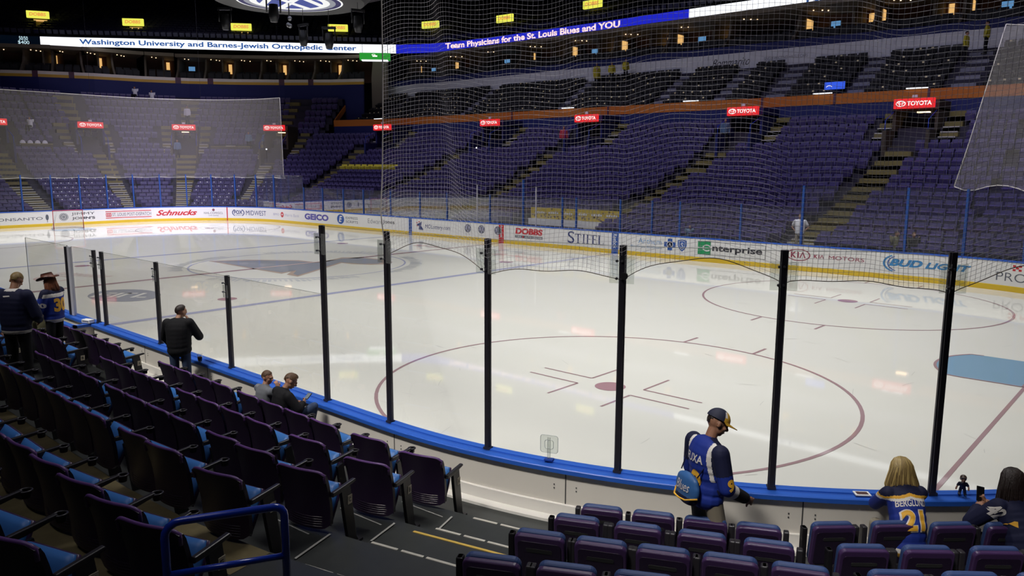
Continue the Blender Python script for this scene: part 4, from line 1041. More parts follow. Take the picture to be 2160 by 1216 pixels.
# ---------------------------------------------------------------- far bench advertising and rail walls
t = thing('penalty_box_banner', 'yellow patterned banner behind the far penalty boxes', 'banner', (.2, 15.6, 1.05))
b = MB(); b.box((2.9, 0, .55), (6.2, .08, .62)); b.obj('banner', mat('yellow_banner', (.62, .46, .06), .5), t)
b = MB(); random.seed(4)
for i in range(60): x = -.15+6.1*random.random(); z = .28+.2*random.random()*1.0 if i % 2 else .3+.5*random.random(); disc(b, x, z, .06, .05, lambda a, c: Vector((a, -.045, c)), n=8)
b.obj('banner_spots', mat('brown_banner_print', (.16, .10, .04), .5), t, kind='stuff')
b = MB()
for i in range(6):
    for j in range(5): put_poly(b, [(.12+i+j*.15, .54), (.23+i+j*.15, .53), (.25+i+j*.15, .62+.05*(j % 2)), (.14+i+j*.15, .64)], lambda a, c: Vector((a, -.05, c)))
b.obj('banner_marks', 'white', t)
b = MB(); b.box((2.9, -.1, -.1), (6.4, .1, .66)); b.obj('white_wall', 'board', t)
for u, v, z, lab in ((1005, 312, 5.6, 'second'), (1881, 296, 5.7, 'fourth'), (562, 315, 5.4, 'end-stand')):
    q = unp(u, v, z); g = MB(); g.ell((0, 0, 0), (.06, .06, .06), None, 10, 7); o = g.obj('step_lamp', M['ledw']); o.location = q; tag(o, 'tiny bright step light in front of the %s tunnel' % lab, 'lamp')
    g = MB(); g.tube([(0, 0, -.9), (0, 0, 0)], .015, 5); g.obj('lamp_stem', 'metaldark', o)
# ---------------------------------------------------------------- scoreboard and rigging
t = thing('scoreboard', 'hanging centre scoreboard with a round blue and white emblem underneath', 'scoreboard', (0, 0, 11))
b = MB(); n_ = 48; b.add([(3.05*cos(2*pi*i/n_), 3.05*sin(2*pi*i/n_), 0) for i in range(n_)]+[(3.5*cos(2*pi*i/n_), 3.5*sin(2*pi*i/n_), .4) for i in range(n_)], [tuple(reversed(range(n_)))]+[(i, (i+1) % n_, n_+(i+1) % n_, n_+i) for i in range(n_)]); b.obj('underside', 'greyunder', t)
def ud(x, y, h=-.012): 
    a = YAW+.12; return Vector((x*cos(a)-y*sin(a), x*sin(a)+y*cos(a), h))
M['embw'] = glow('white_emblem', (.95, .95, .93), .95); M['embb'] = glow('blue_emblem', (.06, .085, .33), .9); M['embn'] = glow('navy_emblem', (.035, .03, .11), .9); M['embg'] = glow('grey_emblem', (.34, .35, .40), .8)
for nm, r, m, h in (('emblem_rim', 2.16, 'embw', -.01), ('emblem_band', 2.08, 'embn', -.014), ('emblem_grey_ring', 1.86, 'embg', -.018), ('emblem_white_ring', 1.62, 'embw', -.022), ('emblem_field', 1.44, 'embb', -.026)):
    b = MB(); disc(b, 0, 0, r, r, lambda x, y, h=h: ud(x, y, h), n=64); b.obj(nm, m, t)
b = MB(); vwlogo(b, 0, 0, 1.55, 1.55, 0, lambda x, y: ud(x, y, -.03)); b.obj('emblem_letters', 'embw', t)
b = MB(); b.add([(4.6*cos(2*pi*(i+.5)/8), 4.6*sin(2*pi*(i+.5)/8), z) for z in (.6, 4.6) for i in range(8)], [tuple(reversed(range(8))), tuple(range(8, 16))]+[(i, (i+1) % 8, 8+(i+1) % 8, 8+i) for i in range(8)]); b.obj('body', 'metaldark', t)
for i in range(8):
    a = 2*pi*(i+1)/8; b = MB(); R = Matrix.Rotation(a, 3, 'Z'); b.box(R @ Vector((4.27, 0, 2.6)), (.06, 3.1, 3.4), R); b.obj('video_screen', 'signblue', t)
b = MB()
for a in range(4): b.tube([(2*cos(a*pi/2), 2*sin(a*pi/2), 4.6), (2*cos(a*pi/2), 2*sin(a*pi/2), 16.4)], .04, 6)
b.obj('hoist_cable', 'metaldark', t)
rig = [(475, 38, 10.6, 'speaker', 'left of the round emblem'), (577, 18, 10.2, 'speaker', 'overlapping the round emblem'), (640, 72, 9.9, 'speaker', 'lowest, right below the round emblem'), (755, 42, 10.3, 'speaker', 'beside the netting edge'), (694, 78, 9.8, 'speaker', 'small and dark, below the fourth yellow sign')]
for u, v, z, kd, lab in rig:
    P = unp(u, v, z); t = thing('hanging_stage_light', 'dark hanging rig light '+lab, 'stage light', P, random.random()*3)
    b = MB(); b.tube([(0, 0, .15), (0, 0, -.25), (.0, .0, -.5)], [.17, .20, .13], 10); b.obj('lamp_housing', 'metaldark', t)
    b = MB(); b.tube([(-.26, 0, .35), (-.26, 0, -.15)], .03, 6); b.tube([(.26, 0, .35), (.26, 0, -.15)], .03, 6); b.box((0, 0, .38), (.6, .12, .10)); b.obj('yoke', 'metaldark', t)
    b = MB(); b.tube([(0, 0, .4), (0, 0, 17)], .012, 5); b.obj('hanging_cable', 'metaldark', t)
P = unp(610, 42, 10.3); t = thing('microphone_cluster', 'three small glassy balls on a thin drop rod under the scoreboard', 'microphone', P)
b = MB(); b.tube([(0, 0, .7), (0, 0, .1)], .025, 6); b.obj('drop_rod', 'metaldark', t)
for q in ((.05, 0, .05), (-.16, .05, -.18), (.12, -.05, -.26)): b = MB(); b.ell(q, (.09, .09, .10), None, 10, 7); b.obj('ball', 'bolt', t)
b = MB(); b.tube([(0, 0, .7), (0, 0, 16.8)], .01, 5); b.obj('hanging_cable', 'metaldark', t)
# ================================================================= NEAR SEATING BLOCKS
def ns(x): return near_s(x, 0) if x <= SX else None
tb = MB()
for k in range(0, 12):
    z = .5+.2*k
    if k == 0: strip(tb, srange(38, 92, .5), [(.37, .45), (.37, z), (1.0, z)])
    else: strip(tb, srange(38, 92, .5), [(1.0+.8*(k-1), z-.2), (1.0+.8*(k-1), z), (1.0+.8*k, z)])
struct(tb.obj('near_terrace_floor', 'tread'))
M['tantread'] = mat('stained_tan_floor', (.15, .12, .055), .7, .3, var=.45, scale=6)
tb = MB()
for k in range(4, 8): strip(tb, srange(near_s(23.7, 0)-0, near_s(14, 0), .8) if False else srange(55.9, 66, .8), [(1.0+.8*(k-1)+.01, .5+.2*k+.004), (1.0+.8*(k-1)+.40, .5+.2*k+.004)])
struct(tb.obj('near_tan_floor', 'tantread'))
# aisle treads between the two blocks
T_ = Vector((.97, .243, 0)); N_in = Vector((-.243, .97, 0))
ast = thing('aisle_steps', 'dark rubber aisle steps between the left seats and the folded seats', 'stairs', (24.2, -13.7, .5))
def astep(px, py, w, dpt, z0, z1):
    O = Vector((px, py, 0))-Vector((24.2, -13.7, .5)); b = MB()
    a = O; c = O+T_*w; dd = -N_in*dpt
    vs = [a, c, c+dd, a+dd]; vs = [v+Vector((0, 0, z0)) for v in vs]+[v+Vector((0, 0, z1)) for v in vs]
    b.add(vs, [(3, 2, 1, 0), (4, 5, 6, 7), (0, 1, 5, 4), (1, 2, 6, 5), (2, 3, 7, 6), (3, 0, 4, 7)]); return b
AS = [(24.16, -13.72, .7), (24.20, -14.28, .8), (24.20, -14.58, .9), (24.28, -15.12, 1.0), (24.34, -15.42, 1.1), (24.5, -15.95, 1.2), (24.55, -16.25, 1.3), (24.7, -16.8, 1.4), (24.8, -17.1, 1.5)]
for i, (x, y, z) in enumerate(AS):
    w_ = .95+.05*i
    astep(x, y, w_+.5, .62 if i % 2 else .8, z-.2, z+.006).obj('step', 'tread', ast)
for i, (x, y, z, c) in enumerate([(24.16, -13.72, .706, 0), (24.20, -14.28, .806, 0), (24.24, -14.60, .906, 1), (24.28, -15.12, 1.006, 0), (24.5, -15.95, 1.206, 0), (24.02, -13.40, .503, 0)]):
    b = MB(); O = Vector((x, y, z))-Vector((24.2, -13.7, .5))
    segs = [(0, .28), (.32, .55), (.58, 1.0)] if not c else [(0, 1.05)]
    for a0, a1 in segs:
        p0, p1 = O+T_*a0, O+T_*a1; q = N_in*.004; dn = -N_in*.024
        b.add([p0+q, p1+q, p1+dn, p0+dn]+[v+Vector((0, 0, .006)) for v in (p0+q, p1+q, p1+dn, p0+dn)], [(4, 5, 6, 7), (0, 1, 5, 4), (1, 2, 6, 5), (2, 3, 7, 6), (3, 0, 4, 7)])
    b.obj('nosing_strip', 'nosey' if c else 'nosing', ast, kind='stuff')
M['seamline'] = mat('pale_floor_seam', (.36, .36, .33), .6)
b = MB()
for (x0, y0), (x1, y1), z in [((23.98, -13.86), (24.12, -14.24), .712), ((23.98, -14.62), (24.10, -15.0), .912), ((24.05, -15.4), (24.2, -15.85), 1.112), ((24.5, -13.2), (24.35, -13.42), .512)]:
    O = Vector((24.2, -13.7, .5)); p0, p1 = Vector((x0, y0, z))-O, Vector((x1, y1, z))-O; q = Vector((.012, 0, 0))
    b.add([p0-q, p1-q, p1+q, p0+q], [(0, 1, 2, 3)])
for k, z in ((1, .7), (2, .9), (3, 1.1), (4, 1.3)):
    y = -12.95-1.0-.8*(k-1)
    O = Vector((24.2, -13.7, .5)); vs = [Vector((x, yy, z+.003))-O for x, yy in ((23.3, y), (23.9, y+.04), (23.9, y+.024), (23.3, y-.016))]; b.add(vs, [(3, 2, 1, 0)])
b.obj('floor_seam', 'seamline', ast, kind='stuff')
# ---- seats of the left block (seen from behind, seat pans folded up showing the blue cushion)
def curved_back(w, zb, zt, yb, yt, curl, th, nx=10, nz=8, dip=.012):
    b = MB(); V = []
    for side in (0, 1):
        for j in range(nz+1):
            t = j/nz
            for i in range(nx+1):
                u = -1+2*i/nx; ww = w/2*(1-.05*(1-t))
                rx = ww*u; z = zb+(zt-zb)*t
                if t > .9: z -= .03*(abs(u)**8)
                if t < .12: z += .05*(abs(u)**6)
                z += dip*(abs(u)**2)*(1 if t > .85 else t*.3) if False else 0
                y = yb+(yt-yb)*t+curl*u*u*(1 if True else t)+ (.03*sin(pi*t))
                if side: y += th
                V.append((rx, y, z))
    n = (nx+1)*(nz+1); F = []
    for j in range(nz):
        for i in range(nx):
            a = j*(nx+1)+i; F.append((a, a+1, a+nx+2, a+nx+1)); F.append((n+a, n+a+nx+1, n+a+nx+2, n+a+1))
    for i in range(nx): F += [(i, n+i, n+i+1, i+1), (n-nx-1+i, n-nx+i, 2*n-nx+i, 2*n-nx-1+i)]
    for j in range(nz): a = j*(nx+1); c = a+nx; F += [(a, a+nx+1, n+a+nx+1, n+a), (c, n+c, n+c+nx+1, c+nx+1)]
    b.add(V, F, 0, True); return b
def make_chair(name='arena_chair'):
    t = thing(name, 'x', 'seat')
    o = curved_back(.54, .24, .80, -.02, -.10, .038, .035).obj('backrest', 'shell', t)
    m = o.modifiers.new('e', 'EDGE_SPLIT'); m.split_angle = radians(50); bevel(o, .008, 2).modifiers[-1]
    # ribs low on the back
    b = MB()
    for i in range(5):
        z = .27+i*.022; b.tube([(-.2, -.027+.035, z), (-.1, -.03+.006, z), (0, -.035, z), (.1, -.03+.006, z), (.2, -.027+.035, z)], .0022, 4)
    b.obj('back_rib', 'shell', t, kind='stuff')
    # rolled rim along the top
    b = MB(); pts = [(.26*u, -.085+.038*u*u, .80-.03*abs(u)**8) for u in [-1+.1*i for i in range(21)]]
    b.tube([(-.258, -.04, .70)]+pts+[(.258, -.04, .70)], .014, 8); b.obj('top_rim', 'rim', t)
    # folded seat pan
    A = radians(60); hz, hy = .25, .035
    R = Matrix.Rotation(A, 3, 'X')
    def pan(b, w, l0, l1, h0, h1, dome, mi=0):
        nx, ny = 8, 8; V = []; 
        for s in (0, 1):
            for j in range(ny+1):
                for i in range(nx+1):
                    u = -1+2*i/nx; v = j/ny; k = (1-abs(u)**6)*(1-abs(2*v-1)**6)
                    ww = w/2*(1-.12*(v**4)); q = Vector((ww*u, l0+(l1-l0)*v, (h1+dome*k) if s else (h0-.02*k)))
                    q = R @ q; V.append((q.x, q.y+hy, q.z+hz))
        n = (nx+1)*(ny+1); F = []
        for j in range(ny):
            for i in range(nx): a = j*(nx+1)+i; F += [(a, a+nx+1, a+nx+2, a+1), (n+a, n+a+1, n+a+nx+2, n+a+nx+1)]
        for i in range(nx): F += [(i, i+1, n+i+1, n+i), (n-nx-1+i, 2*n-nx-1+i, 2*n-nx+i, n-nx+i)]
        for j in range(ny): a = j*(nx+1); c = a+nx; F += [(a, n+a, n+a+nx+1, a+nx+1), (c, c+nx+1, n+c+nx+1, n+c)]
        b.add(V, F, mi, True); return b
    st = pan(MB(), .46, .02, .395, -.022, .004, 0).obj('seat', 'shell_r', t)
    pan(MB(), .45, .03, .392, .006, .026, .030).obj('cushion', 'cushion', st)
    return t, pan
chairL, _pan = make_chair()
def side_parts(t, sx, end):
    x = sx*.275
    b = MB(); b.prism([(.02, .55), (.03, .59), (.34, .615), (.35, .59), (.12, .55)], x-.02, x+.02, Vector((0, 0, 0)), Vector((0, 1, 0)), Vector((0, 0, 1)), Vector((1, 0, 0)))
    ar = bevel(b.obj('armrest', 'frame', t), .008)
    if end != 1:
        b = MB(); c = Vector((x, .365, .598)); b.tube([c+Vector((.040*cos(a), .040*sin(a), 0)) for a in [2*pi*i/20 for i in range(20)]], .009, 6, closed=True)
        b.tube([c, c+Vector((0, 0, -.05))], [.036, .030], 12, caps=False)
        b.obj('cup_holder', 'frame', ar)
    b = MB()
    if end:
        b.prism([(.14, .57), (.26, .59), (.33, .06), (.37, .0), (.24, .0), (.22, .08), (.18, .30)], x-.018, x+.018, Vector((0, 0, 0)), Vector((0, 1, 0)), Vector((0, 0, 1)), Vector((1, 0, 0)))
        b.box((x, .33, .012), (.07, .14, .024))
    else:
        b.prism([(.10, .50), (.18, .52), (.28, .0), (.16, .0)], x-.015, x+.015, Vector((0, 0, 0)), Vector((0, 1, 0)), Vector((0, 0, 1)), Vector((1, 0, 0)))
    return b.obj('leg', 'frame', t)
def end_plate(leg, x, letter):
    b = MB(); y, z = .245, .45
    R = Matrix.Rotation(radians(0), 3, 'X')
    pts = [(y-.03, z-.04), (y+.03, z-.04), (y+.035, z+.04), (y-.025, z+.04)]
    b.prism(pts, x+.018, x+.022, Vector((0, 0, 0)), Vector((0, 1, 0)), Vector((0, 0, 1)), Vector((1, 0, 0)))
    put(b, letter, lambda a, c: Vector((x+.0235, y+a, z+c)), -.014, .016, -.02, .022, 1, bold=.02)
    return b.obj('row_plate', ['plate', 'black'], leg)
# prototypes: middle chair (right arm only), end chair
side_parts(chairL, 1, 0)
X0 = [o for o in COL.objects if o.parent == chairL]
rowsL = {  # floor tier: (y offset d of the back top, x of the left corner of each back)
 0: ('A', 1.10, [17.59, 18.12, 18.71, 19.27, 19.97, 20.55, 21.11, 21.67, 22.48, 23.31]),
 1: ('B', 1.90, [17.47, 18.0, 18.57, 19.12, 19.91, 20.47, 21.05, 21.61, 22.49, 23.44]),
 2: ('C', 2.70, [17.34, 17.88, 18.45, 19.0, 19.79, 20.36, 20.94, 21.50, 22.28, 22.83, 23.56]),
 3: ('D', 3.47, [17.4, 17.95, 18.5, 19.1, 19.66, 20.2, 20.72, 21.28, 22.14, 22.69, 23.58]),
 4: ('E', 4.42, [19.6, 20.15, 20.7, 21.25, 21.8, 22.33, 22.89, 23.46, 24.0, 24.51]),
 5: ('F', 5.18, [21.4, 22.0, 22.6, 23.2, 23.8, 24.50]),
 6: ('G', 6.0, [23.2, 23.8]),
}
rn = ['front', 'second', 'third', 'fourth', 'fifth', 'sixth', 'seventh']
def mkseat(x, d, z, k, i, n, end, letter, label, proto=None):
    r = dup(chairL); an = 1.45*math.atan(max(0, x+.25-21.75)/(8.53+d)) if x > 21.8 else 0
    r.location = (x+.26*cos(an), -HY-d+.10+.26*sin(an), z); r.rotation_euler = (0, 0, an); r['label'] = label; r['group'] = 'folding seats of the left blocks'
    if end:
        for c in list(r.children):
            if c.name.startswith('leg') or c.name.startswith('armrest'):
                for g in list(c.children): bpy.data.objects.remove(g)
                bpy.data.objects.remove(c)
        lg = side_parts(r, 1, 1); end_plate(lg, .275, letter)
    if i == 0:
        side_parts(r, -1, 0)
    return r
allseats = []
for k, (L, d, xs) in rowsL.items():
    for i, x in enumerate(xs):
        z = .5+.2*k; e = i == len(xs)-1
        lab = 'dark purple folding seat, %s row from the boards, %s' % (rn[k], 'aisle end with a lettered plate' if e else '%s seat from the stair aisle' % ordn(len(xs)-i))
        if x-0 > 23.9+0 and False: continue
        allseats.append(mkseat(x, d, z, k, i, len(xs), e, L, lab))
A2 = {0: [12.9, 13.45, 14.0, 14.52, 15.07, 15.6, 16.22], 1: [12.6, 13.2, 13.75, 14.28, 14.82, 15.36][:5], 2: [11.6, 12.2, 12.8, 13.4], 3: [12.2, 12.8, 13.4, 14.0, 14.6]}
A2[1] = [12.0, 12.6, 13.15]; 
A2 = {0: [13.2, 13.75, 14.28, 14.85, 15.40, 15.95][:6], 1: [12.3, 12.85], 2: [11.9, 12.4]}
rowsL2 = {0: (1.10, [13.4, 13.95, 14.49, 15.05, 15.60]), 1: (1.90, [13.7, 14.25, 14.80, 15.36]), 2: (2.7, [13.8, 14.4, 14.95]), 3: (3.47, [14.0, 14.55])}
for k, (d, xs) in rowsL2.items():
    for i, x in enumerate(xs):
        e = i == len(xs)-1
        allseats.append(mkseat(x, d, .5+.2*k, k, i, len(xs), e, 'ABCD'[k], 'dark folding seat of the far left block, %s row, %s from its aisle' % (rn[k], ordn(len(xs)-i))))
for c in list(chairL.children):
    for g in list(c.children): bpy.data.objects.remove(g)
    bpy.data.objects.remove(c)
bpy.data.objects.remove(chairL)
# ---- seats of the right block: rounded violet panels with a slot, blue pad behind, dark posts between
def rrect(w, h, r, n=5):
    P = []
    for cx, cy, a0 in ((w/2-r, h/2-r, 0), (-w/2+r, h/2-r, 90), (-w/2+r, -h/2+r, 180), (w/2-r, -h/2+r, 270)):
        for i in range(n+1): a = radians(a0+90*i/n); P.append((cx+r*cos(a), cy+r*sin(a)))
    return P
def make_folded():
    t = thing('folded_arena_seat', 'x', 'seat')
    Xv, Zv, Yv = Vector((1, 0, 0)), Vector((0, -.17, 1)).normalized(), Vector((0, 1, .17)).normalized()
    O = Vector((0, -.02, .53))
    b = MB(); b.prism(rrect(.385, .40, .045), 0, .045, O, Xv, Zv, Yv); o = bevel(b.obj('seat_back_shell', 'shell_r', t), .012, 3)
    b = MB(); b.prism(rrect(.33, .33, .03), -.004, .0, O+Vector((0, 0, -.01)), Xv, Zv, Yv); bevel(b.obj('recessed_panel', 'shell', o), .003)
    b = MB(); b.prism(rrect(.20, .03, .012), -.009, -.003, O+Zv*.085, Xv, Zv, Yv); b.obj('slot', 'black', o)
    b = MB(); b.prism(rrect(.375, .40, .055), .045, .10, O+Zv*.010, Xv, Zv, Yv); bevel(b.obj('cushion', 'cushion_r', t), .02, 3)
    b = MB(); b.box((0, .0, .27), (.30, .05, .16)); b.box((0, .02, .12), (.06, .06, .24)); bevel(b.obj('hinge_bracket', 'frame', t), .01)
    return t
foldR = make_folded()
def post_part(t, x):
    b = MB(); b.box((x, .06, .40), (.046, .07, .58)); b.box((x, .10, .06), (.05, .14, .12)); return bevel(b.obj('armrest_post', 'frame', t), .01)
post_part(foldR, .235)
R1a = [(25.45, -13.62), (25.87, -13.41), (26.28, -13.20), (26.69, -13.0)]; R1b = [(27.21, -12.56), (27.60, -12.18), (28.0, -11.85), (28.36, -11.53), (28.70, -11.18)]
R2a = [(25.67, -14.30), (26.13, -14.08), (26.59, -13.86), (27.05, -13.64)]; R2b = [(27.66, -13.25), (28.04, -12.93), (28.44, -12.59), (28.82, -12.25), (29.18, -11.9)]
R3a = [(25.89, -15.05), (26.30, -14.85), (26.70, -14.65), (27.11, -14.44), (27.53, -14.24)]; R3b = [(28.08, -13.91), (28.46, -13.60), (28.84, -13.28), (29.2, -12.95)]
R4a = [(26.15, -15.85), (26.58, -15.62), (27.0, -15.39), (27.43, -15.17), (27.86, -14.95)]; R4b = [(28.4, -14.55), (28.8, -14.22)]
R5a = [(26.4, -16.6), (26.83, -16.38)]
first_used = False
for k, (a, b_) in enumerate([(R1a, R1b), (R2a, R2b), (R3a, R3b), (R4a, R4b)]):
    for side, P in (('left', a), ('right', b_)):
        dx, dy = P[1][0]-P[0][0], P[1][1]-P[0][1]; rz = atan2(dy, dx); X = Vector((cos(rz), sin(rz), 0))
        for i, (x, y) in enumerate(P):
            lab = 'folded violet seat, %s row from the boards, %s from the left in the %s group' % (rn[k], ordn(i+1), side)
            c = Vector((x, y, 0))+X*.19
            zt = [1.22, 1.43, 1.64, 1.85][k]
            if not first_used: o = foldR; first_used = True
            else: o = dup(foldR)
            n = Vector((-X.y, X.x, 0)); c = c+n*.055
            o.location = (c.x, c.y, zt-.775); o.rotation_euler = (0, 0, rz); o['label'] = lab; o['group'] = 'folded seats of the corner block'
            if i == 0: post_part(o, -.235)
# blue handrail in the aisle
def railthing():
    a = Vector((25.77, -16.88, 2.40)); b0 = Vector((25.485, -17.435, 2.40)); base = Vector((a.x, a.y, 1.5))
    t = thing('aisle_handrail', 'glossy blue tubular handrail at the bottom of the aisle', 'handrail', base)
    a -= base; b0 -= base; dn = Vector((0, 0, -1)); dr = (b0-a).normalized()
    def bend(p, q, r_, d1, d2): return [p+d1*r_*0+(-d1)*0 for _ in ()]
    rr = .055; pts = [a+dn*.88]
    pts += [a+dn*rr]+[a+dn*rr*(1-sin(x))+dr*rr*(1-cos(x)) for x in (radians(20), radians(45), radians(70))]+[a+dr*rr]
    rr2 = .085
    pts += [b0-dr*rr2]+[b0-dr*rr2*(1-sin(x))+dn*rr2*(1-cos(x)) for x in (radians(20), radians(45), radians(70))]+[b0+dn*rr2, b0+dn*.95]
    b = MB(); b.tube(pts, .0225, 14); b.obj('top_rail', 'rail', t)
    b = MB(); b.tube([a+dn*.30, b0+dn*.30], .019, 12); b.obj('lower_rail', 'rail', t)
    return t
railthing()
# ---------------------------------------------------------------- small things on the cap rail
def on_cap(u, v, z=1.09):
    d = f_+r2*((u-1080)/FPX)+u2*((608-v)/FPX); tt = (z-CAM.z)/d.z; return CAM+d*tt
P = on_cap(1158, 972)
t = thing('acrylic_stand', 'small clear acrylic square on a stem standing on the blue cap rail', 'stand', P, radians(22))
b = MB(); b.prism(rrect(.20, .20, .03), -.004, .004, Vector((0, 0, .19)), Vector((1, 0, 0)), Vector((0, 0, 1)), Vector((0, 1, 0))); pl = b.obj('clear_plate', 'acrylic', t)
M['acedge'] = mat('acrylic_edge', (.42, .45, .43), .3)
b = MB(); b.tube([Vector((x, 0, .19+z)) for x, z in rrect(.20, .20, .03)], .0028, 4, closed=True); b.tube([Vector((x, -.004, .185+z)) for x, z in rrect(.10, .10, .025)], .003, 4, closed=True); b.obj('plate_edge', 'acedge', pl)
b = MB(); b.boxz(-.012, .012, -.01, .01, .01, .26); b.obj('stem', 'acrylic', t)
b = MB(); b.tube([(-.014, -.01, .01), (-.014, -.01, .27)], .002, 4); b.tube([(.014, -.01, .01), (.014, -.01, .27)], .002, 4); b.obj('stem_edge', 'edge', t)
b = MB(); b.box((0, 0, .012), (.10, .07, .024)); bevel(b.obj('base', 'cap2', t), .006)
P = on_cap(1818, 1043)
t = thing('white_framed_card', 'white-framed card lying on the cap rail left of the blonde woman', 'card', P, radians(38))
b = MB(); b.box((0, 0, .005), (.15, .10, .010)); b.obj('frame', 'white', t); b = MB(); b.box((0, 0, .011), (.11, .062, .003)); b.obj('dark_center', mat('brown_card', (.10, .05, .05), .4), t)
P = on_cap(422, 762)
t = thing('plastic_cup', 'clear plastic cup of dark drink beside the man in black', 'cup', (P.x, P.y, 1.09))
b = MB(); b.tube([(0, 0, 0), (0, 0, .07)], [.032, .038], 14); b.obj('drink', mat('dark_drink', (.02, .008, .006), .2), t); b = MB(); b.tube([(0, 0, .07), (0, 0, .12)], [.040, .045], 14, caps=False); b.obj('cup_rim', 'acrylic', t)
P = on_cap(186, 681)
t = thing('paper_tray', 'small white box on the cap rail left of the close posts', 'box', (P.x, P.y, 1.09), .3)
b = MB(); b.box((0, 0, .035), (.24, .12, .07)); bevel(b.obj('box', 'white', t), .006); b = MB(); b.box((0, -.062, .035), (.18, .004, .02)); b.obj('print', 'pgrey', t)
# ================================================================= PEOPLE
M['skin'] = mat('skin_tone', (.42, .22, .14), .55, .4); M['skind'] = mat('tanned_skin', (.30, .145, .085), .55, .4)
M['navy'] = mat('navy_jersey', (.008, .010, .040), .75, .3, bump=.1, scale=40); M['blue'] = mat('royal_jersey', (.010, .028, .23), .7, .3, bump=.1, scale=40)
M['jwhite'] = mat('jersey_white', (.66, .63, .60), .7); M['jgold'] = mat('jersey_gold', (.72, .38, .03), .7); M['blackcloth'] = mat('black_cloth', (.008, .008, .010), .8, .25, bump=.15, scale=30)
M['greytee'] = mat('grey_tee', (.15, .16, .18), .85); M['jeans'] = mat('dark_jeans', (.025, .045, .10), .85); M['khaki'] = mat('khaki_cloth', (.30, .26, .19), .85)
M['hairbrown'] = mat('brown_hair', (.085, .042, .018), .6, bump=.5, scale=60); M['hairdark'] = mat('dark_hair', (.018, .009, .007), .5, bump=.5, scale=60)
M['hairblond'] = mat('blond_hair', (.20, .13, .045), .5, bump=.5, scale=60); M['hairblond2'] = mat('light_blond_hair', (.50, .36, .13), .45)
M['hairginger'] = mat('auburn_hair', (.16, .05, .02), .5, bump=.4, scale=60); M['hathide'] = mat('brown_hat_leather', (.13, .045, .03), .5)
M['eye'] = mat('dark_eye', (.02, .015, .015), .2); M['lips'] = mat('lips', (.30, .09, .07), .5); M['shoe'] = mat('dark_shoe', (.02, .02, .02), .5)
M['skyblue'] = mat('light_blue_cloth', (.12, .30, .62), .8); M['yellowcloth'] = mat('yellow_shirt_cloth', (.50, .42, .03), .8); M['redcloth'] = mat('red_shirt_cloth', (.45, .03, .05), .8)
M['bagblue'] = mat('bag_blue_nylon', (.03, .11, .30), .5); M['steelblue'] = mat('steel_blue_shirt', (.10, .17, .28), .8); M['olive'] = mat('olive_cloth', (.16, .15, .08), .8); M['whitecloth'] = mat('white_shirt_cloth', (.82, .82, .84), .8)
M['capgold'] = mat('gold_cap_panel', (.65, .36, .03), .7); M['capnavy'] = mat('navy_cap_cloth', (.012, .014, .04), .7); M['orangecloth'] = mat('orange_cloth', (.55, .22, .05), .8)
M['phone'] = mat('black_phone', (.01, .01, .012), .2); M['figure'] = mat('figurine_plastic', (.012, .014, .035), .3, .6)
def V(*a): return Vector(a)
def capsule(b, p, q, r0, r1, n=12):
    p, q = Vector(p), Vector(q); b.ell(p, (r0, r0, r0), None, n, 7); b.ell(q, (r1, r1, r1), None, n, 7); b.tube([p, q], [r0, r1], n)
def fused(name, b, voxel, mats, parent, paint=None, smooth=9, cut=None):
    if voxel > .02: smooth = 2
    """grow one continuous surface over the overlapping volumes"""
    me = bpy.data.meshes.new(name); me.from_pydata(b.v, [], b.f); o = bpy.data.objects.new(name, me); COL.objects.link(o)
    r = o.modifiers.new('r', 'REMESH'); r.mode = 'VOXEL'; r.voxel_size = voxel; r.use_smooth_shade = True
    if smooth: s_ = o.modifiers.new('s', 'SMOOTH'); s_.iterations = smooth; s_.factor = .5
    dg = bpy.context.evaluated_depsgraph_get(); nm = bpy.data.meshes.new_from_object(o.evaluated_get(dg))
    bpy.data.objects.remove(o); bpy.data.meshes.remove(me)
    if cut:
        bm = bmesh.new(); bm.from_mesh(nm)
        for co, no in cut: bmesh.ops.bisect_plane(bm, geom=bm.verts[:]+bm.edges[:]+bm.faces[:], plane_co=co, plane_no=no, clear_outer=True)
        bm.to_mesh(nm); bm.free()
    nm.materials.clear()
    if not isinstance(mats, (list, tuple)): mats = [mats]
    for m in mats: nm.materials.append(M[m] if isinstance(m, str) else m)
    for p in nm.polygons:
        p.use_smooth = True
        if paint: p.material_index = paint(p.center, p.normal)
    ob = bpy.data.objects.new(name, nm); COL.objects.link(ob); ob.parent = parent; nm.name = name
    return ob
def basis(fwd, up=Vector((0, 0, 1))):
    f = Vector(fwd).normalized(); s = f.cross(up).normalized(); u = s.cross(f); return s, f, u      # right, forward, up
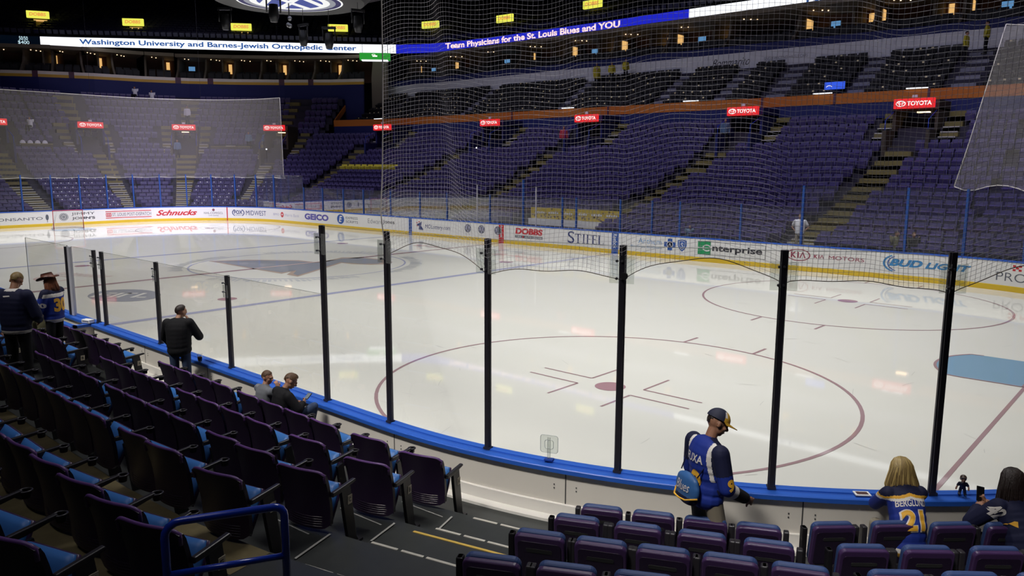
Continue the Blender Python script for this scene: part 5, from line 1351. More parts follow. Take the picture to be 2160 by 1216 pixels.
def hand(b, w, d, pn, side, curl=.5, k=1.0, r=.0088):
    """wrist w, direction d to the knuckles, palm normal pn, side = +1 thumb towards d x pn"""
    d = Vector(d).normalized(); pn = (Vector(pn)-d*Vector(pn).dot(d)).normalized(); s = d.cross(pn)*side; w = Vector(w)
    R = Matrix((s, d, pn)).transposed()
    b.ell(w+d*.045*k, (.040*k, .055*k, .017*k), R, 12, 8); capsule(b, w, w+d*.03*k, .024*k, .022*k, 8)
    L = [.070, .078, .073, .056]
    for i in range(4):
        off = (1.5-i)*.020*k; base = w+d*.085*k+s*off; a = 0; p = base; dirv = d; seg = [L[i]*.45, L[i]*.32, L[i]*.26]
        for j, l in enumerate(seg):
            a += curl*(.55+.25*j+.06*i); q = p+(d*cos(a)+pn*sin(a))*l*k; capsule(b, p, q, (r-.0008*j)*k, (r-.001*(j+1))*k, 8); p = q
    p = w+d*.03*k+s*.030*k; q = p+(d*.7+s*.8+pn*.25).normalized()*.040*k; capsule(b, p, q, .0125*k, .010*k, 8)
    q2 = q+(d*.9+s*.15+pn*(.35+curl*.4)).normalized()*.032*k; capsule(b, q, q2, .010*k, .008*k, 8)
def head(b, c, face, up, k=1.0):
    s, f, u = basis(face, Vector(up)); c = Vector(c); R = Matrix((s, f, u)).transposed()
    E = lambda x, y, z, rx, ry, rz: b.ell(c+(s*x+f*y+u*z)*k, (rx*k, ry*k, rz*k), R, 14, 10)
    E(0, -.012, .022, .076, .094, .092); E(0, .022, -.035, .058, .066, .070); E(0, .052, -.082, .026, .026, .020)   # skull, face, chin
    E(0, .082, .022, .042, .018, .012)                                       # brow
    b.tube([c+(f*.082+u*.015)*k, c+(f*.108-u*.022)*k], [.009*k, .015*k], 8); E(0, .102, -.026, .015, .013, .009)  # nose
    E(0, .083, -.052, .022, .012, .006); E(0, .080, -.062, .020, .012, .006)
    for sx in (-1, 1): E(sx*.077, -.005, -.008, .011, .019, .030); E(sx*.040, .068, -.018, .020, .016, .016)
    return c, s, f, u, R
def faceparts(parent, H, k=1.0):
    c, s, f, u, R = H
    for sx in (-1, 1):
        b = MB(); b.ell(c+(s*sx*.030+f*.080+u*.004)*k, (.0125*k, .006*k, .0065*k), R, 8, 6); b.obj('eye', 'eye', parent)
    b = MB(); b.ell(c+(f*.090-u*.057)*k, (.020*k, .005*k, .0032*k), R, 8, 5); b.obj('mouth', 'lips', parent)
def hair_cap(parent, H, m, k=1.0, size=1.0, length=0, name='hair', front=.05, tuft=0, seed=1, m2=None, width=.075):
    c, s, f, u, R = H; b = MB(); rnd = random.Random(seed)
    nu, nv = 26, 14; vs = []; keep = []
    for j in range(nv+1):
        t = pi*.5*j/nv*1.34
        for i in range(nu):
            a = 2*pi*i/nu; x, y, z = sin(t)*cos(a), sin(t)*sin(a), cos(t)
            g = 1+.025*rnd.random()
            vs.append(c+(s*x*.081*g+f*(y*.099*g-.012)+u*(.022+z*(.098+tuft*.022*max(0, y))*g))*k*size)
            keep.append((y > .30 and z < .62-.25*abs(x)) or (z < -.05 and y > -.10))
    if not length:
        for j in range(nv+1):
            t = pi*.5*j/nv*1.34
            for i in range(nu):
                a = 2*pi*i/nu; x, y, z = sin(t)*cos(a), sin(t)*sin(a), cos(t)
                if z < (-.38 if y > -.25 else -.60)+.04*rnd.random() or (z < .02 and abs(x) > .62): keep[j*nu+i] = True
    fs = []
    for j in range(nv):
        for i in range(nu):
            q = (j*nu+i, (j+1)*nu+i, (j+1)*nu+(i+1) % nu, j*nu+(i+1) % nu)
            if sum(keep[x] for x in q) < 2: fs.append(q)
    b.add(vs, fs, 0, True)
    if length:
        for i in range(260):
            a = pi*(.93+1.14*rnd.random()); x, y = cos(a), sin(a); sx = 1 if x > 0 else -1
            def sk(t, g=1.05): return c+(s*sin(t)*x*.086*g+f*(sin(t)*y*.102*g-.012)+u*(.022+cos(t)*.102*g))*k*size
            pts = [sk(.12), sk(.55), sk(1.0), sk(1.45, 1.08)]; e = pts[-1]; ln = length*(.75+.4*rnd.random())*k
            w_ = width*(.3+rnd.random())
            pts += [e+V(0, 0, -ln*.35)+s*x*w_*.25*k-f*.010, e+V(0, 0, -ln*.7)+s*x*w_*.5*k-f*(.02+.02*rnd.random()), e+V(0, 0, -ln)+s*(x*w_*.55*k+rnd.uniform(-.02, .02))-f*(.03+.03*rnd.random())]
            b.tube(pts, [.004*k, .008*k, .009*k, .010*k, .010*k, .008*k, .002*k], 4, 1 if (m2 and rnd.random() < .45) else 0)
        b.sm = [True]*len(b.f)
    return b.obj(name, [m, m2] if m2 else m, parent)
def JT(h=1.75, **kw):
    J = dict(pel=V(0, 0, .97), bel=V(0, 0, 1.10), che=V(0, 0, 1.30), nk=V(0, .0, 1.46), hd=V(0, .02, 1.62), face=V(0, 1, 0), up=V(0, 0, 1),
             shL=V(-.19, 0, 1.41), elL=V(-.25, -.02, 1.13), wrL=V(-.26, .05, .88), shR=V(.19, 0, 1.41), elR=V(.25, -.02, 1.13), wrR=V(.26, .05, .88),
             hiL=V(-.10, 0, .93), knL=V(-.11, .02, .50), anL=V(-.12, 0, .09), hiR=V(.10, 0, .93), knR=V(.11, .02, .50), anR=V(.12, 0, .09))
    for k_, v_ in kw.items(): J[k_] = V(*v_)
    q = h/1.75
    for k_ in J:
        if k_ not in ('face', 'up'): J[k_] = J[k_]*q
    J['k'] = q; return J
def person(label, loc, rz, J, top='navy', legs='blackcloth', skin='skin', voxel=.012, bulk=1.0, sleeve=1.0, group=None, paint=None, topmats=None, hands=True, hem=None, legpaint=None, name='person', long_sleeve=True, curl=(.5, .5), palm=(None, None)):
    t = thing(name, label, 'person' if name == 'person' else 'figurine', loc, rz, group); k = J['k']
    b = MB(); H = head(b, J['hd'], J['face'], J['up'], k)
    capsule(b, J['nk'], J['hd']-H[3]*.05*k-H[2]*.01*k, .056*k, .052*k)
    sh = (J['shL']+J['shR'])/2
    S_, F_, U_ = basis((J['shR']-J['shL']).cross(V(0, 0, 1))*-1) if False else (None, None, None)
    lat = (J['shR']-J['shL']).normalized(); upb = (J['nk']-J['pel']).normalized(); fw = upb.cross(lat).normalized()*1; up2 = lat.cross(fw)*1
    RT = Matrix((lat, fw, upb)).transposed()
    b.ell(J['che'], (.155*k, .10*k, .19*k), RT); b.ell(J['bel'], (.14*k, .095*k, .16*k), RT); b.ell(J['pel'], (.15*k, .10*k, .12*k), RT)
    for a_, e_, w_ in (('shL', 'elL', 'wrL'), ('shR', 'elR', 'wrR')):
        capsule(b, J[a_], J[e_], .048*k, .038*k); capsule(b, J[e_], J[w_], .037*k, .026*k)
    for a_, e_, w_ in (('hiL', 'knL', 'anL'), ('hiR', 'knR', 'anR')):
        capsule(b, J[a_], J[e_], .078*k, .052*k); capsule(b, J[e_], J[w_], .050*k, .036*k)
    if hands:
        for e_, w_, sd, cu, pm in (('elL', 'wrL', 1, curl[0], palm[0]), ('elR', 'wrR', -1, curl[1], palm[1])):
            d = (J[w_]-J[e_]); pn = V(*pm) if pm else (V(1, 0, 0) if sd > 0 else V(-1, 0, 0))
            hand(b, J[w_], d, pn, sd, cu, k)
    fused('body', b, min(voxel, .0075) if hands and voxel < .02 else voxel, skin, t, smooth=1 if voxel < .02 else 0)
    # trousers
    b = MB(); b.ell(J['pel'], (.165*k*bulk, .12*k*bulk, .13*k), RT)
    for a_, e_, w_ in (('hiL', 'knL', 'anL'), ('hiR', 'knR', 'anR')):
        capsule(b, J[a_], J[e_], .092*k, .068*k); capsule(b, J[e_], J[w_], .066*k, .056*k)
    fused('trousers', b, max(voxel, .013), legs, t)
    for s_, w_ in (('L', 'anL'), ('R', 'anR')):
        b = MB(); p = J[w_]; b.ell(p+V(0, .06, -.045)*k, (.047*k, .135*k, .045*k), None, 12, 8); b.obj('shoe', 'shoe', t)
    # top
    b = MB()
    chain = [(J['pel']-upb*.03*k, .178, .138), (J['pel'].lerp(J['bel'], .5), .180, .142), (J['bel'], .180, .143), (J['bel'].lerp(J['che'], .35), .182, .142), (J['bel'].lerp(J['che'], .7), .185, .140), (J['che'], .188, .136), (J['che'].lerp(sh, .45), .190, .126), (J['che'].lerp(sh, .75), .185, .108)]
    for c_, rx_, ry_ in chain: b.ell(c_, (rx_*k*bulk, ry_*k*bulk, .13*k), RT)
    b.ell(sh+upb*.01*k, (.20*k, .085*k, .065*k), RT); capsule(b, J['nk']-upb*.02*k, J['nk']-upb*.01*k, .078*k, .070*k)
    for a_, e_, w_ in (('shL', 'elL', 'wrL'), ('shR', 'elR', 'wrR')):
        capsule(b, J[a_], J[a_].lerp(J[e_], 1.0 if long_sleeve else .6), .075*k*sleeve, .065*k*sleeve)
        if long_sleeve: capsule(b, J[e_], J[e_].lerp(J[w_], .86), .063*k*sleeve, .050*k*sleeve)
    top_o = fused('jersey' if paint else 'shirt', b, .0075 if paint and voxel < .012 else max(voxel, .011), topmats or top, t, paint, cut=[(J['nk']+upb*.045*k, upb)]+([(V(0, 0, hem*k), V(0, 0, -1))] if hem else []))
    return t, H, top_o
def conform(mb_v, mb_f, target, origin, X, Y, D, off=.004, parent=None, name='print', m='white', sub=.02):
    """press flat print (x,y) onto the cloth by casting along D"""
    bm = bmesh.new(); vs = [bm.verts.new((x, y, 0)) for x, y in mb_v]; bm.verts.ensure_lookup_table()
    for f in mb_f:
        try: bm.faces.new([vs[i] for i in f])
        except ValueError: pass
    for _ in range(4):
        es = [e for e in bm.edges if e.calc_length() > sub]
        if not es: break
        bmesh.ops.subdivide_edges(bm, edges=es, cuts=1); bmesh.ops.triangulate(bm, faces=bm.faces[:])
    bv = BVHTree.FromPolygons([v.co.copy() for v in target.data.vertices], [tuple(p.vertices) for p in target.data.polygons])
    D = Vector(D).normalized()
    bad = []
    for v in bm.verts:
        p = Vector(origin)+Vector(X)*v.co.x+Vector(Y)*v.co.y; h = bv.ray_cast(p-D*.5, D)
        if h[0] is None: bad.append(v)
        else: v.co = h[0]-D*off+h[1]*off*.5
    bmesh.ops.delete(bm, geom=bad, context='VERTS')
    me = bpy.data.meshes.new(name); bm.to_mesh(me); bm.free(); me.materials.append(M[m] if isinstance(m, str) else m)
    o = bpy.data.objects.new(name, me); COL.objects.link(o); o.parent = parent; return o
def text2(txt, w, h, shear=0, bold=.02):
    vs, fs, _ = glyphs(txt, shear, bold); return [((x-.5)*w, (y-.5)*h) for x, y in vs], fs
def facing(right, fwd):     # world heading from picture right / into picture amounts
    d = Vector((r_.x, r_.y))*right+Vector((-sin(YAW), cos(YAW)))*fwd; return atan2(d.y, d.x)-pi/2
def at(u, D, z=None, v=None):
    lat_ = (u-1080)/FPX*D; p = CAM+Vector((-sin(YAW), cos(YAW), 0))*D+Vector((r_.x, r_.y, 0))*lat_; return Vector((p.x, p.y, 0 if z is None else z))
# ---- man in the cap, walking right behind the corner seats
J = JT(1.72, hd=(0, .10, 1.60), face=(.42, .80, -.46), up=(0, .5, .86), nk=(0, .02, 1.455), che=(0, .0, 1.29), bel=(0, .03, 1.08), pel=(0, .0, .96), shL=(-.20, -.01, 1.39), shR=(.20, -.01, 1.39), elL=(-.27, .02, 1.10), wrL=(-.24, .22, .96), elR=(.27, .02, 1.09), wrR=(.22, .29, .93), knR=(.11, .12, .50), anR=(.12, .02, .09), knL=(-.11, .05, .5), anL=(-.12, -.18, .11))
def capj(c, n):
    q = J['k']; x, y, z = c.x/q, c.y/q, c.z/q
    for sd, sh_, el_, wr_ in ((1, 'shR', 'elR', 'wrR'), (-1, 'shL', 'elL', 'wrL')):
        a, e, w_ = J[sh_], J[el_], J[wr_]; t1 = (c-a).dot(e-a)/(e-a).length_squared; d1 = (c-a-(e-a)*max(0, min(1, t1))).length/q
        t2 = (c-e).dot(w_-e)/(w_-e).length_squared; d2 = (c-e-(w_-e)*max(0, min(1, t2))).length/q
        if d2 < .085 and t2 > .12 and d2 <= d1+.002: return 2 if t2 < .34 else 4
        if d1 < .094 and t1 > .06 and x*sd > .17: return 1 if t1 < .62 else 0
    if n.y < -.1:
        if z > 1.12 and .125+.10*(1.42-z) < abs(x) < .165+.10*(1.42-z): return 2
        return 0 if abs(x) < .15+.10*(1.42-z) else 1
    if z < .85: return 2
    return 1 if z > 1.02 else 0
P_ = Vector((26.37, -12.98, .46)); rzc = facing(.93, .38)
cm, Hc, jc = person('person in a navy and gold cap and blue jersey walking by the boards', P_, rzc, J, legs='khaki', skin='skind', voxel=.010, bulk=1.12, sleeve=1.12, paint=capj, topmats=['blue', 'navy', 'jwhite', 'jgold', 'blackcloth'], hem=.80, curl=(.6, .7))
faceparts(cm, Hc, J['k']); hair_cap(cm, Hc, 'hairdark', J['k'], .99, front=.0)
c, s, f, u, R = Hc; k = J['k']
b = MB(); nu, nv = 24, 8; vs = []
for j in range(nv+1):
    t_ = pi/2*j/nv
    for i in range(nu): a = 2*pi*i/nu; vs.append(c+(s*sin(t_)*cos(a)*.094+f*(sin(t_)*sin(a)*.112-.012)+u*(.034+cos(t_)*.104))*k)
b.add(vs, [(j*nu+i, (j+1)*nu+i, (j+1)*nu+(i+1) % nu, j*nu+(i+1) % nu) for j in range(nv) for i in range(nu)], 0, True)
for idx in range(len(b.m)):
    ctr = sum((Vector(b.v[q]) for q in b.f[idx]), Vector())/4; y_ = (ctr-c).dot(f)/k; b.m[idx] = 0 if y_ < .012 else (2 if y_ < .026 else 1)
br = []
for i in range(13):
    a = pi*(.10+.80*i/12); br.append((c+(s*cos(a)*.092+f*(sin(a)*.108-.012)+u*.040)*k, c+(s*cos(a)*.080+f*(sin(a)*.185+.0)+u*(.018+.010*sin(a)))*k))
b.add([q for pr in br for q in pr]+[q-u*.006 for pr in br for q in pr], [(2*i, 2*i+1, 2*i+3, 2*i+2) for i in range(12)]+[(26+2*i, 26+2*i+2, 26+2*i+3, 26+2*i+1) for i in range(12)]+[(2*i+1, 27+2*i, 29+2*i, 2*i+3) for i in range(12)], 1, True)
b.obj('cap', ['capnavy', 'capgold', 'jwhite'], cm)
vs, fs = text2('FUXA', .21, .075); conform(vs, fs, jc, (.0, -.3, 1.31*k), (1, 0, 0), (0, 0, 1), (0, 1, 0), parent=cm, name='name_lettering', m='jwhite')
vs, fs = text2('9', .12, .24, bold=.05); conform(vs, fs, jc, (.02, -.3, 1.08*k), (1, 0, 0), (0, 0, 1), (0, 1, 0), parent=cm, name='back_number', m='jgold')
vs, fs = text2('9', .07, .11, bold=.05); conform(vs, fs, jc, (.6, .02, 1.14*k), (0, 1, 0), (0, 0, 1), (-1, 0, 0), parent=cm, name='sleeve_number', m='jgold')
# his drawstring bag
Rz = Matrix.Rotation(rzc, 3, 'Z'); q = Rz @ V(-.03, -.165, 0)
bg = thing('drawstring_bag', 'blue drawstring bag with pale script slung on the man in the cap', 'bag', (P_.x+q.x, P_.y+q.y, P_.z+.86), rzc)
b = MB(); b.ell((0, -.01, .14), (.17, .06, .15)); b.ell((0, -.01, .06), (.15, .06, .08)); b.ell((.0, -.01, .22), (.15, .05, .06)); bo = fused('bag_body', b, .012, ['bagblue', 'navy'], bg, lambda c, n: 0 if c.z > .075 else 1)
b = MB(); b.tube([(-.165, -.02, .09), (-.08, -.095, .065), (.0, -.102, .06), (.08, -.095, .065), (.165, -.02, .09)], .008, 6); b.obj('piping', 'jgold', bg)
vs, fs = text2('Blues', .19, .09, shear=.4, bold=0); conform(vs, fs, bo, (0, -.3, .17), (1, 0, 0), (0, 0, 1), (0, 1, 0), parent=bg, name='script_print', m='jwhite')
b = MB(); b.tube([(-.12, 0, .27), (-.15, .08, .40), (-.14, .12, .52)], .006, 5); b.tube([(.12, 0, .27), (.15, .08, .40), (.14, .12, .52)], .006, 5); b.obj('cord', 'navy', bg)
# ---- blonde woman, number 21, seated and leaning on the boards
def berg(c, n):
    z = c.z; x = c.x
    d_ = z+.10*abs(x)*2
    if n.y < .45 or True:
        if z > 1.345-.35*abs(x): return 1
        if z > 1.318-.35*abs(x): return 3
        if z > 1.295-.35*abs(x): return 2
    if z < .865: return 3
    if z < .905: return 2
    return 0
J = JT(1.62, pel=(-.04, .05, .56), bel=(-.03, .08, .71), che=(0, .21, .88), nk=(.01, .30, 1.04), hd=(.02, .38, 1.16), face=(0, .9, -.45), up=(0, .5, .86), shL=(-.155, .27, .97), shR=(.165, .27, .97), elL=(-.17, .47, .78), wrL=(-.05, .62, .77), elR=(.18, .47, .78), wrR=(.08, .62, .77), hiL=(-.09, .08, .52), knL=(-.13, .50, .54), anL=(-.13, .52, .12), hiR=(.09, .08, .52), knR=(.13, .50, .54), anR=(.13, .52, .12))
k = J['k']
inw = Vector((-.64, .77, 0)); Pb = Vector((27.85, -11.86, .45)); rzb = atan2(.80, -.60)-pi/2+.12
def bergp(c, n):
    z = c.z/k; x = c.x/k
    e = z-.985+.28*abs(x)
    if e > .035: return 1
    if e > .012: return 3
    if e > -.008: return 2
    if z < .50: return 3
    if z < .545: return 2
    return 0
bw, Hb, jb = person('person with long blond hair in a blue jersey numbered 21 leaning on the boards', Pb, rzb, J, legs='khaki', voxel=.011, bulk=.98, sleeve=1.0, paint=bergp, topmats=['blue', 'navy', 'jwhite', 'jgold'], curl=(.3, .3), palm=((0, 0, -1), (0, 0, -1)))
faceparts(bw, Hb, k); hair_cap(bw, Hb, 'hairblond', k, 1.10, length=.33, m2='hairblond2', seed=4, width=.10)
axis = (J['nk']-J['bel']).normalized(); nb = V(0, -axis.z, axis.y)
Dn = -nb; O_ = J['che']+axis*(-.01)
vs, fs = text2('BERGLUND', .27, .062); conform(vs, fs, jb, O_+axis*.005, (1, 0, 0), axis, Dn, parent=bw, name='name_lettering', m='jwhite')
vs, fs = text2('21', .215, .20, bold=.075); conform(vs, fs, jb, O_-axis*.15+V(-.015, 0, 0), (1, 0, 0), axis, Dn, parent=bw, name='number_outline', m='jwhite', off=.004)
vs, fs = text2('21', .19, .18, bold=.04); conform(vs, fs, jb, O_-axis*.15+V(-.015, 0, 0), (1, 0, 0), axis, Dn, parent=bw, name='number', m='jgold', off=.009)
# ---- dark-haired woman at the right edge with a phone
J = JT(1.64, pel=(0, .05, .56), bel=(0, .10, .70), che=(0, .20, .86), nk=(0, .27, 1.01), hd=(0, .33, 1.15), face=(-.1, .9, -.4), up=(0, .4, .9), shL=(-.18, .24, .95), shR=(.18, .24, .95), elL=(-.34, .38, .74), wrL=(-.17, .52, .82), elR=(.26, .42, .74), wrR=(.0, .54, .84), hiL=(-.09, .08, .52), knL=(-.25, .48, .56), anL=(-.22, .50, .12), hiR=(.09, .08, .52), knR=(.13, .50, .54), anR=(.13, .52, .12))
k = J['k']; Pd = Vector((28.65, -11.36, .42)); rzd = atan2(.72, -.69)-pi/2+.05
def navyp(c, n): return 0
dw, Hd, jd = person('person with long dark hair in navy jersey holding a phone, right edge', Pd, rzd, J, legs='blackcloth', voxel=.011, bulk=1.05, sleeve=1.15, paint=navyp, topmats=['navy'], curl=(.9, .9), palm=((0, 0, 1), (0, 0, 1)))
faceparts(dw, Hd, k); hair_cap(dw, Hd, 'hairdark', k, 1.14, length=.36, seed=9, width=.10)
vs, fs = text2('42', .13, .11, bold=.05); conform(vs, fs, jd, (-.235*k, -.1, 1.0*k), (.75, 0, -.65), (.65, 0, .75), (0, 1, -.25), parent=dw, name='sleeve_number', m='jwhite')
note = [(-.05, .0), (-.035, -.012), (-.02, 0), (.0, .012), (.05, .04), (.05, -.04), (.0, -.035)]
conform([(-.04, .004), (-.034, -.008), (-.022, -.008), (-.014, .003), (.02, .024), (.04, .020), (.033, -.034), (.0, -.010), (-.014, .0)], [(0, 1, 2, 3, 4, 5, 6, 7, 8)], jd, (-.15*k, -.2, .955*k), (1, 0, 0), (0, 0, 1), (0, 1, -.35), parent=dw, name='shoulder_emblem', m='jgold', off=.006)
Rz = Matrix.Rotation(rzd, 3, 'Z'); q = Rz @ (V(-.10, .60, .90)*k)
ph = thing('phone', 'black phone held up by the dark-haired person at the right edge', 'phone', Pd+q, rzd)
b = MB(); b.box((0, 0, .02), (.075, .009, .14), Matrix.Rotation(-.45, 3, 'X') @ Matrix.Rotation(.25, 3, 'Y')); bevel(b.obj('case', 'phone', ph), .004)
# ---- figurine on the cap rail
Pf = on_cap(2029, 1044); rzf = facing(-.35, -.94)
fg = thing('bobblehead_figurine', 'small bobblehead figurine in navy standing on the cap rail', 'figurine', (Pf.x, Pf.y, 1.088), rzf)
b = MB(); head(b, (0, 0, .165), (0, 1, 0), (0, 0, 1), .33); capsule(b, (-.030, 0, .115), (-.052, .008, .085), .010, .008); capsule(b, (-.052, .008, .085), (-.050, .02, .062), .008, .009); capsule(b, (.030, 0, .115), (.052, .008, .085), .010, .008); capsule(b, (.052, .008, .085), (.058, .01, .062), .008, .009); capsule(b, (0, 0, .13), (0, 0, .15), .012, .012); b.ell((0, 0, .10), (.02, .015, .04))
fused('body', b, .003, 'skin', fg, smooth=1)
b = MB(); b.ell((0, 0, .108), (.034, .022, .034)); b.ell((0, 0, .08), (.028, .02, .02)); capsule(b, (-.03, 0, .122), (-.044, .004, .100), .013, .013); capsule(b, (.03, 0, .122), (.044, .004, .100), .013, .013); fused('shirt', b, .0035, ['figure', 'jwhite'], fg, lambda c, n: 1 if abs(c.x) > .040 and c.z < .098 else 0, smooth=1)
b = MB(); capsule(b, (-.014, 0, .075), (-.024, 0, .02), .016, .014); capsule(b, (.014, 0, .075), (.024, 0, .02), .016, .014); b.ell((-.026, .008, .010), (.015, .024, .011)); b.ell((.026, .008, .010), (.015, .024, .011)); fused('trousers', b, .0035, 'figure', fg, smooth=1)
b = MB(); b.ell((0, -.004, .178), (.031, .036, .028)); b.ell((0, -.012, .165), (.031, .028, .024)); b.ell((0, .026, .186), (.026, .014, .006)); fused('cap', b, .003, mat('brown_helmet', (.05, .028, .02), .4), fg, smooth=1)
for sx in (-1, 1): b = MB(); b.ell((sx*.010, .0275, .166), (.004, .003, .003), None, 8, 5); b.obj('eye', 'eye', fg)
# ---- two boys in the front row
Jk = dict(pel=(0, .05, .56), bel=(0, .05, .72), che=(0, .06, .92), nk=(0, .08, 1.09), hd=(0, .13, 1.23), shL=(-.18, .06, 1.03), shR=(.18, .06, 1.03), hiL=(-.09, .08, .52), knL=(-.13, .50, .54), anL=(-.13, .52, .12), hiR=(.09, .08, .52), knR=(.13, .50, .54), anR=(.13, .52, .12))
J = JT(1.42, **{**Jk, 'face': (.95, .30, -.15), 'elL': (-.22, .22, .82), 'wrL': (-.05, .40, .80), 'elR': (.27, .24, .90), 'wrR': (.21, .20, 1.08)})
p1, H1, j1 = person('young person in a grey tee with cropped hair seated in the front row, left', (20.28, -13.83, .48), 0, J, 'greytee', 'jeans', 'skin', .010, 1.0, 1.0, 'seated boys', long_sleeve=False, curl=(.5, .9))
faceparts(p1, H1, J['k']); hair_cap(p1, H1, 'hairbrown', J['k'], 1.0, front=.03, seed=2)
J = JT(1.52, **{**Jk, 'pel': (0, .08, .56), 'bel': (0, .10, .72), 'che': (0, .13, .91), 'nk': (0, .17, 1.07), 'hd': (.02, .27, 1.19), 'shL': (-.19, .14, 1.01), 'shR': (.19, .14, 1.01), 'face': (.35, .75, -.6), 'up': (.1, .6, .8), 'elL': (-.20, .28, .80), 'wrL': (.02, .36, .84), 'elR': (.29, .24, .82), 'wrR': (.17, .38, .86), 'knR': (.25, .52, .80), 'anR': (.20, .44, .34)})
p2, H2, j2 = person('young person in a black shirt with brown hair bent over a phone, front row', (20.68, -13.88, .46), -.12, J, 'blackcloth', 'jeans', 'skin', .010, 1.1, 1.1, 'seated boys', curl=(.8, .8))
faceparts(p2, H2, J['k']); hair_cap(p2, H2, 'hairbrown', J['k'], 1.06, front=.03, tuft=1, seed=3)
ph = thing('phone', 'small phone held by the boy in the black shirt', 'phone', (20.68+.12, -13.88+.43, .46+.80), .3)
b = MB(); b.box((0, 0, .0), (.065, .12, .009), Matrix.Rotation(.5, 3, 'X')); bevel(b.obj('case', 'phone', ph), .003); b = MB(); b.box((0, -.0035, .0065), (.055, .10, .002), Matrix.Rotation(.5, 3, 'X')); b.obj('screen', glow('dim_phone_screen', (.3, .35, .4), .5), ph)
# ---- man in the black jacket leaning on the boards
J = JT(1.62, hd=(.03, .08, 1.60), face=(.5, .85, -.1), elL=(-.33, .16, 1.12), wrL=(-.30, .30, .95), elR=(.28, .18, 1.14), wrR=(.10, .20, 1.42), shL=(-.20, .03, 1.40), shR=(.20, .0, 1.42))
p3, H3, j3 = person('person in a black jacket leaning at the boards with a hand at the chin', (17.42, -13.58, .50), facing(.05, 1), J, 'blackcloth', 'jeans', 'skin', .012, 1.22, 1.15, curl=(.5, 1.0))
faceparts(p3, H3, J['k']); hair_cap(p3, H3, 'hairdark', J['k'], .98, front=.02, tuft=1, seed=6)
# ---- man in navy seen from behind
J = JT(1.86, hd=(-.01, .09, 1.60), face=(-.25, .8, -.55), up=(0, .5, .86), elL=(-.27, .06, 1.12), wrL=(-.16, .24, 1.02), elR=(.27, .06, 1.12), wrR=(.16, .24, 1.02))
def p1p(c, n):
    z = c.z/(1.86/1.75)
    return 1 if .885 < z < .935 else (1 if z > 1.475 and abs(c.x) < .085 else 0)
p4, H4, j4 = person('person in a navy jersey with pale hem and cropped hair, back turned', at(14, 11.3, .9), facing(.12, 1), J, 'navy', 'blackcloth', 'skind', .012, 1.18, 1.2, paint=p1p, topmats=['navy', 'jwhite'], hem=.88)
hair_cap(p4, H4, 'hairblond', J['k'], .985, front=.03, seed=7); faceparts(p4, H4, J['k'])
b_ = [(-.05, -.012), (.05, -.004), (.035, .012), (-.065, .004)]
conform(b_, [(0, 1, 2, 3)], j4, (0, -.3, 1.50), (1, 0, 0), (0, 0, 1), (0, 1, 0), parent=p4, name='collar_mark', m='jwhite')
# ---- woman in a cowboy hat
J = JT(1.66, hd=(0, .05, 1.61), face=(0, .95, -.25), elL=(-.24, .10, 1.12), wrL=(-.12, .27, 1.0), elR=(.24, .10, 1.12), wrR=(.12, .27, 1.02))
def hatp(c, n):
    z = c.z/(1.66/1.75)
    if z < .90: return 2
    if z < .93: return 1
    if z > 1.34: return 1 if n.y < -.3 and z < 1.40 else 3
    return 0
p5, H5, j5 = person('person in a brown cowboy hat and blue jersey facing left', at(97, 13.5, .74), facing(-.80, .10), J, 'blue', 'blackcloth', 'skind', .013, 1.15, 1.2, paint=hatp, topmats=['blue', 'jwhite', 'jwhite', 'navy'], hem=.86)
hair_cap(p5, H5, 'hairginger', J['k'], 1.05, length=.30, seed=12); faceparts(p5, H5, J['k'])
c, s, f, u, R = H5; b = MB(); nr_ = 28; vs = []
for i in range(nr_):
    a = 2*pi*i/nr_; 
    for rr_, zz_ in ((.078, .155), (.090, .12), (.098, .055), (.17, .05+.045*abs(cos(a))**2), (.098, .05)): vs.append(c+s*cos(a)*rr_+f*sin(a)*rr_*1.15+u*zz_)
b.add(vs, [(5*i+j, 5*((i+1) % nr_)+j, 5*((i+1) % nr_)+j+1, 5*i+j+1) for i in range(nr_) for j in range(4)]+[tuple(5*i for i in range(nr_))], 0, True); b.obj('cowboy_hat', 'hathide', p5)
vs, fs = text2('30', .26, .24, bold=.05); conform(vs, fs, j5, (0, -.4, 1.13), (1, 0, 0), (0, 0, 1), (0, 1, 0), parent=p5, name='back_number', m='jgold')
vs, fs = text2('30', .11, .09, bold=.05); conform(vs, fs, j5, (-.6, .03, 1.14), (0, -1, 0), (0, 0, 1), (1, 0, 0), parent=p5, name='sleeve_number', m='jwhite')
# ---- child and a partly seen fan at the left
J = JT(1.30); p6, H6, j6 = person('child with short brown hair standing between the two jersey fans', at(76, 14.6, .5), facing(-.3, .6), J, 'olive', 'khaki', 'skin', .014, 1.1); hair_cap(p6, H6, 'hairbrown', J['k'], 1.03)
J = JT(1.62); p7, H7, j7 = person('partly seen person in light blue at the left frame edge', at(-34, 12.9, .7), facing(.6, .5), J, 'skyblue', 'blackcloth', 'skin', .014, 1.1); hair_cap(p7, H7, 'hairbrown', J['k'], 1.03)
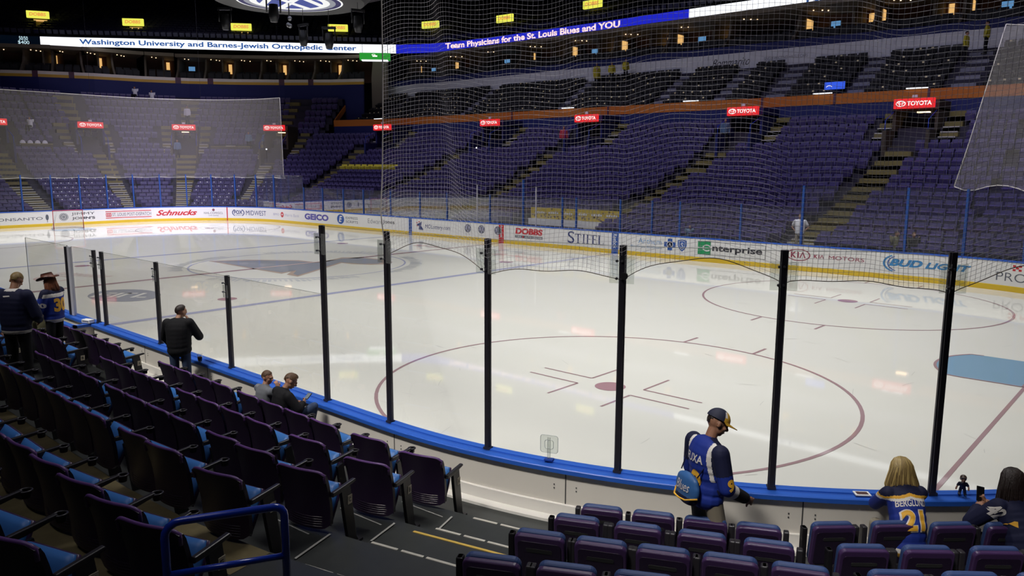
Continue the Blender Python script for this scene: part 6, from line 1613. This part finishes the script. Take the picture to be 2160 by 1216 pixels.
# ================================================================= DISTANT PEOPLE
def far_person(label, s, d, z, face_r, face_f, top, legs, hair, h=1.75, sit=False, pale=False, **kw):
    p, _ = path(s, d); P = Vector((p.x, p.y, z)); J = JT(h, **({**Jk, **kw} if sit else kw))
    t, H, j = person(label, P, facing(face_r, face_f), J, top, legs, 'skin', .028, 1.12, 1.1, hands=False, long_sleeve=not pale)
    hair_cap(t, H, hair, J['k'], 1.03); return t
far_person('person in a white shirt standing across the ice, hands on hips', 16.25, 1.55, .5, -.5, -.8, 'whitecloth', 'khaki', 'hairdark', 1.80, pale=True, elL=(-.34, -.08, 1.15), wrL=(-.18, .05, 1.0), elR=(.34, -.08, 1.15), wrR=(.18, .05, 1.0))
far_person('seated person with dark hair and patterned top across the ice', 20.15, 1.35, .5, .6, -.8, 'olive', 'jeans', 'hairdark', 1.65, sit=True)
far_person('seated person in a dark jacket beside the dark-haired one across the ice', 20.85, 1.35, .5, -.2, -.95, 'blackcloth', 'jeans', 'hairbrown', 1.65, sit=True)
far_person('small seated child behind the far boards above the blue emblems', 11.1, 1.2, .5, 0, -1, 'steelblue', 'jeans', 'hairbrown', 1.35, sit=True)
far_person('yellow-shirted person, upper of the left pair at the club level', -7.6, 19.4, 10.55, -.3, -.9, 'yellowcloth', 'blackcloth', 'hairdark', 1.7)
far_person('person in a yellow shirt, lower one of the left pair on the club stairs', -7.0, 18.6, 10.1, .3, -.9, 'yellowcloth', 'blackcloth', 'hairdark', 1.7)
far_person('person in a yellow shirt, third from left on the club level', -5.9, 19.0, 10.5, 0, -1, 'yellowcloth', 'blackcloth', 'hairdark', 1.65)
far_person('person in a yellow shirt, fourth from left on the club level', -4.9, 19.4, 10.7, .3, -1, 'yellowcloth', 'blackcloth', 'hairdark', 1.65)
far_person('smaller yellow-shirted person at the upper right club stairs', 18.3, 18.5, 10.1, .6, -.7, 'yellowcloth', 'blackcloth', 'hairdark', 1.7)
far_person('larger yellow-shirted person leaning at the upper right grey fascia', 19.2, 18.9, 10.5, -.6, .6, 'yellowcloth', 'blackcloth', 'hairdark', 1.8)
far_person('person in a white shirt seated beyond the far right netting edge', 22.0, 19.0, 10.6, 0, -1, 'whitecloth', 'blackcloth', 'hairdark', 1.7)
t = far_person('person in a white jersey standing above the middle end-stand red sign', -30.95, 15.8, 7.9, 0, -1, 'whitecloth', 'blackcloth', 'hairdark', 1.8)
far_person('staff person in steel blue, left one before the third tunnel', -28.75, 12.4, 5.5, .2, -1, 'steelblue', 'blackcloth', 'hairbrown', 1.75)
far_person('staff person in steel blue, right one before the third tunnel', -28.15, 12.4, 5.5, -.2, -1, 'steelblue', 'blackcloth', 'hairbrown', 1.75)
far_person('usher in blue standing left in the middle tunnel mouth', -31.25, 11.2, 4.7, .2, -1, 'steelblue', 'blackcloth', 'hairbrown', 1.75)
far_person('person in a suit standing before the fourth far-side tunnel', 7.1, 12.3, 5.4, 0, -1, 'steelblue', 'blackcloth', 'hairbrown', 1.75)
far_person('person in red standing before the third far-side tunnel', -5.0, 12.0, 5.3, 0, -1, 'redcloth', 'blackcloth', 'hairdark', 1.75)
far_person('seated person in white high in the end stand, left of a pair', -32.4, 18.6, 10.2, 0, -1, 'whitecloth', 'blackcloth', 'hairdark', 1.7, sit=True)
far_person('seated person in white high in the end stand, right of a pair', -31.95, 18.4, 9.9, 0, -1, 'whitecloth', 'blackcloth', 'hairbrown', 1.7, sit=True)
far_person('seated person left of the leftmost end-stand sign', -36.1, 14.2, 6.9, 0, -1, 'whitecloth', 'blackcloth', 'hairdark', 1.6, sit=True)
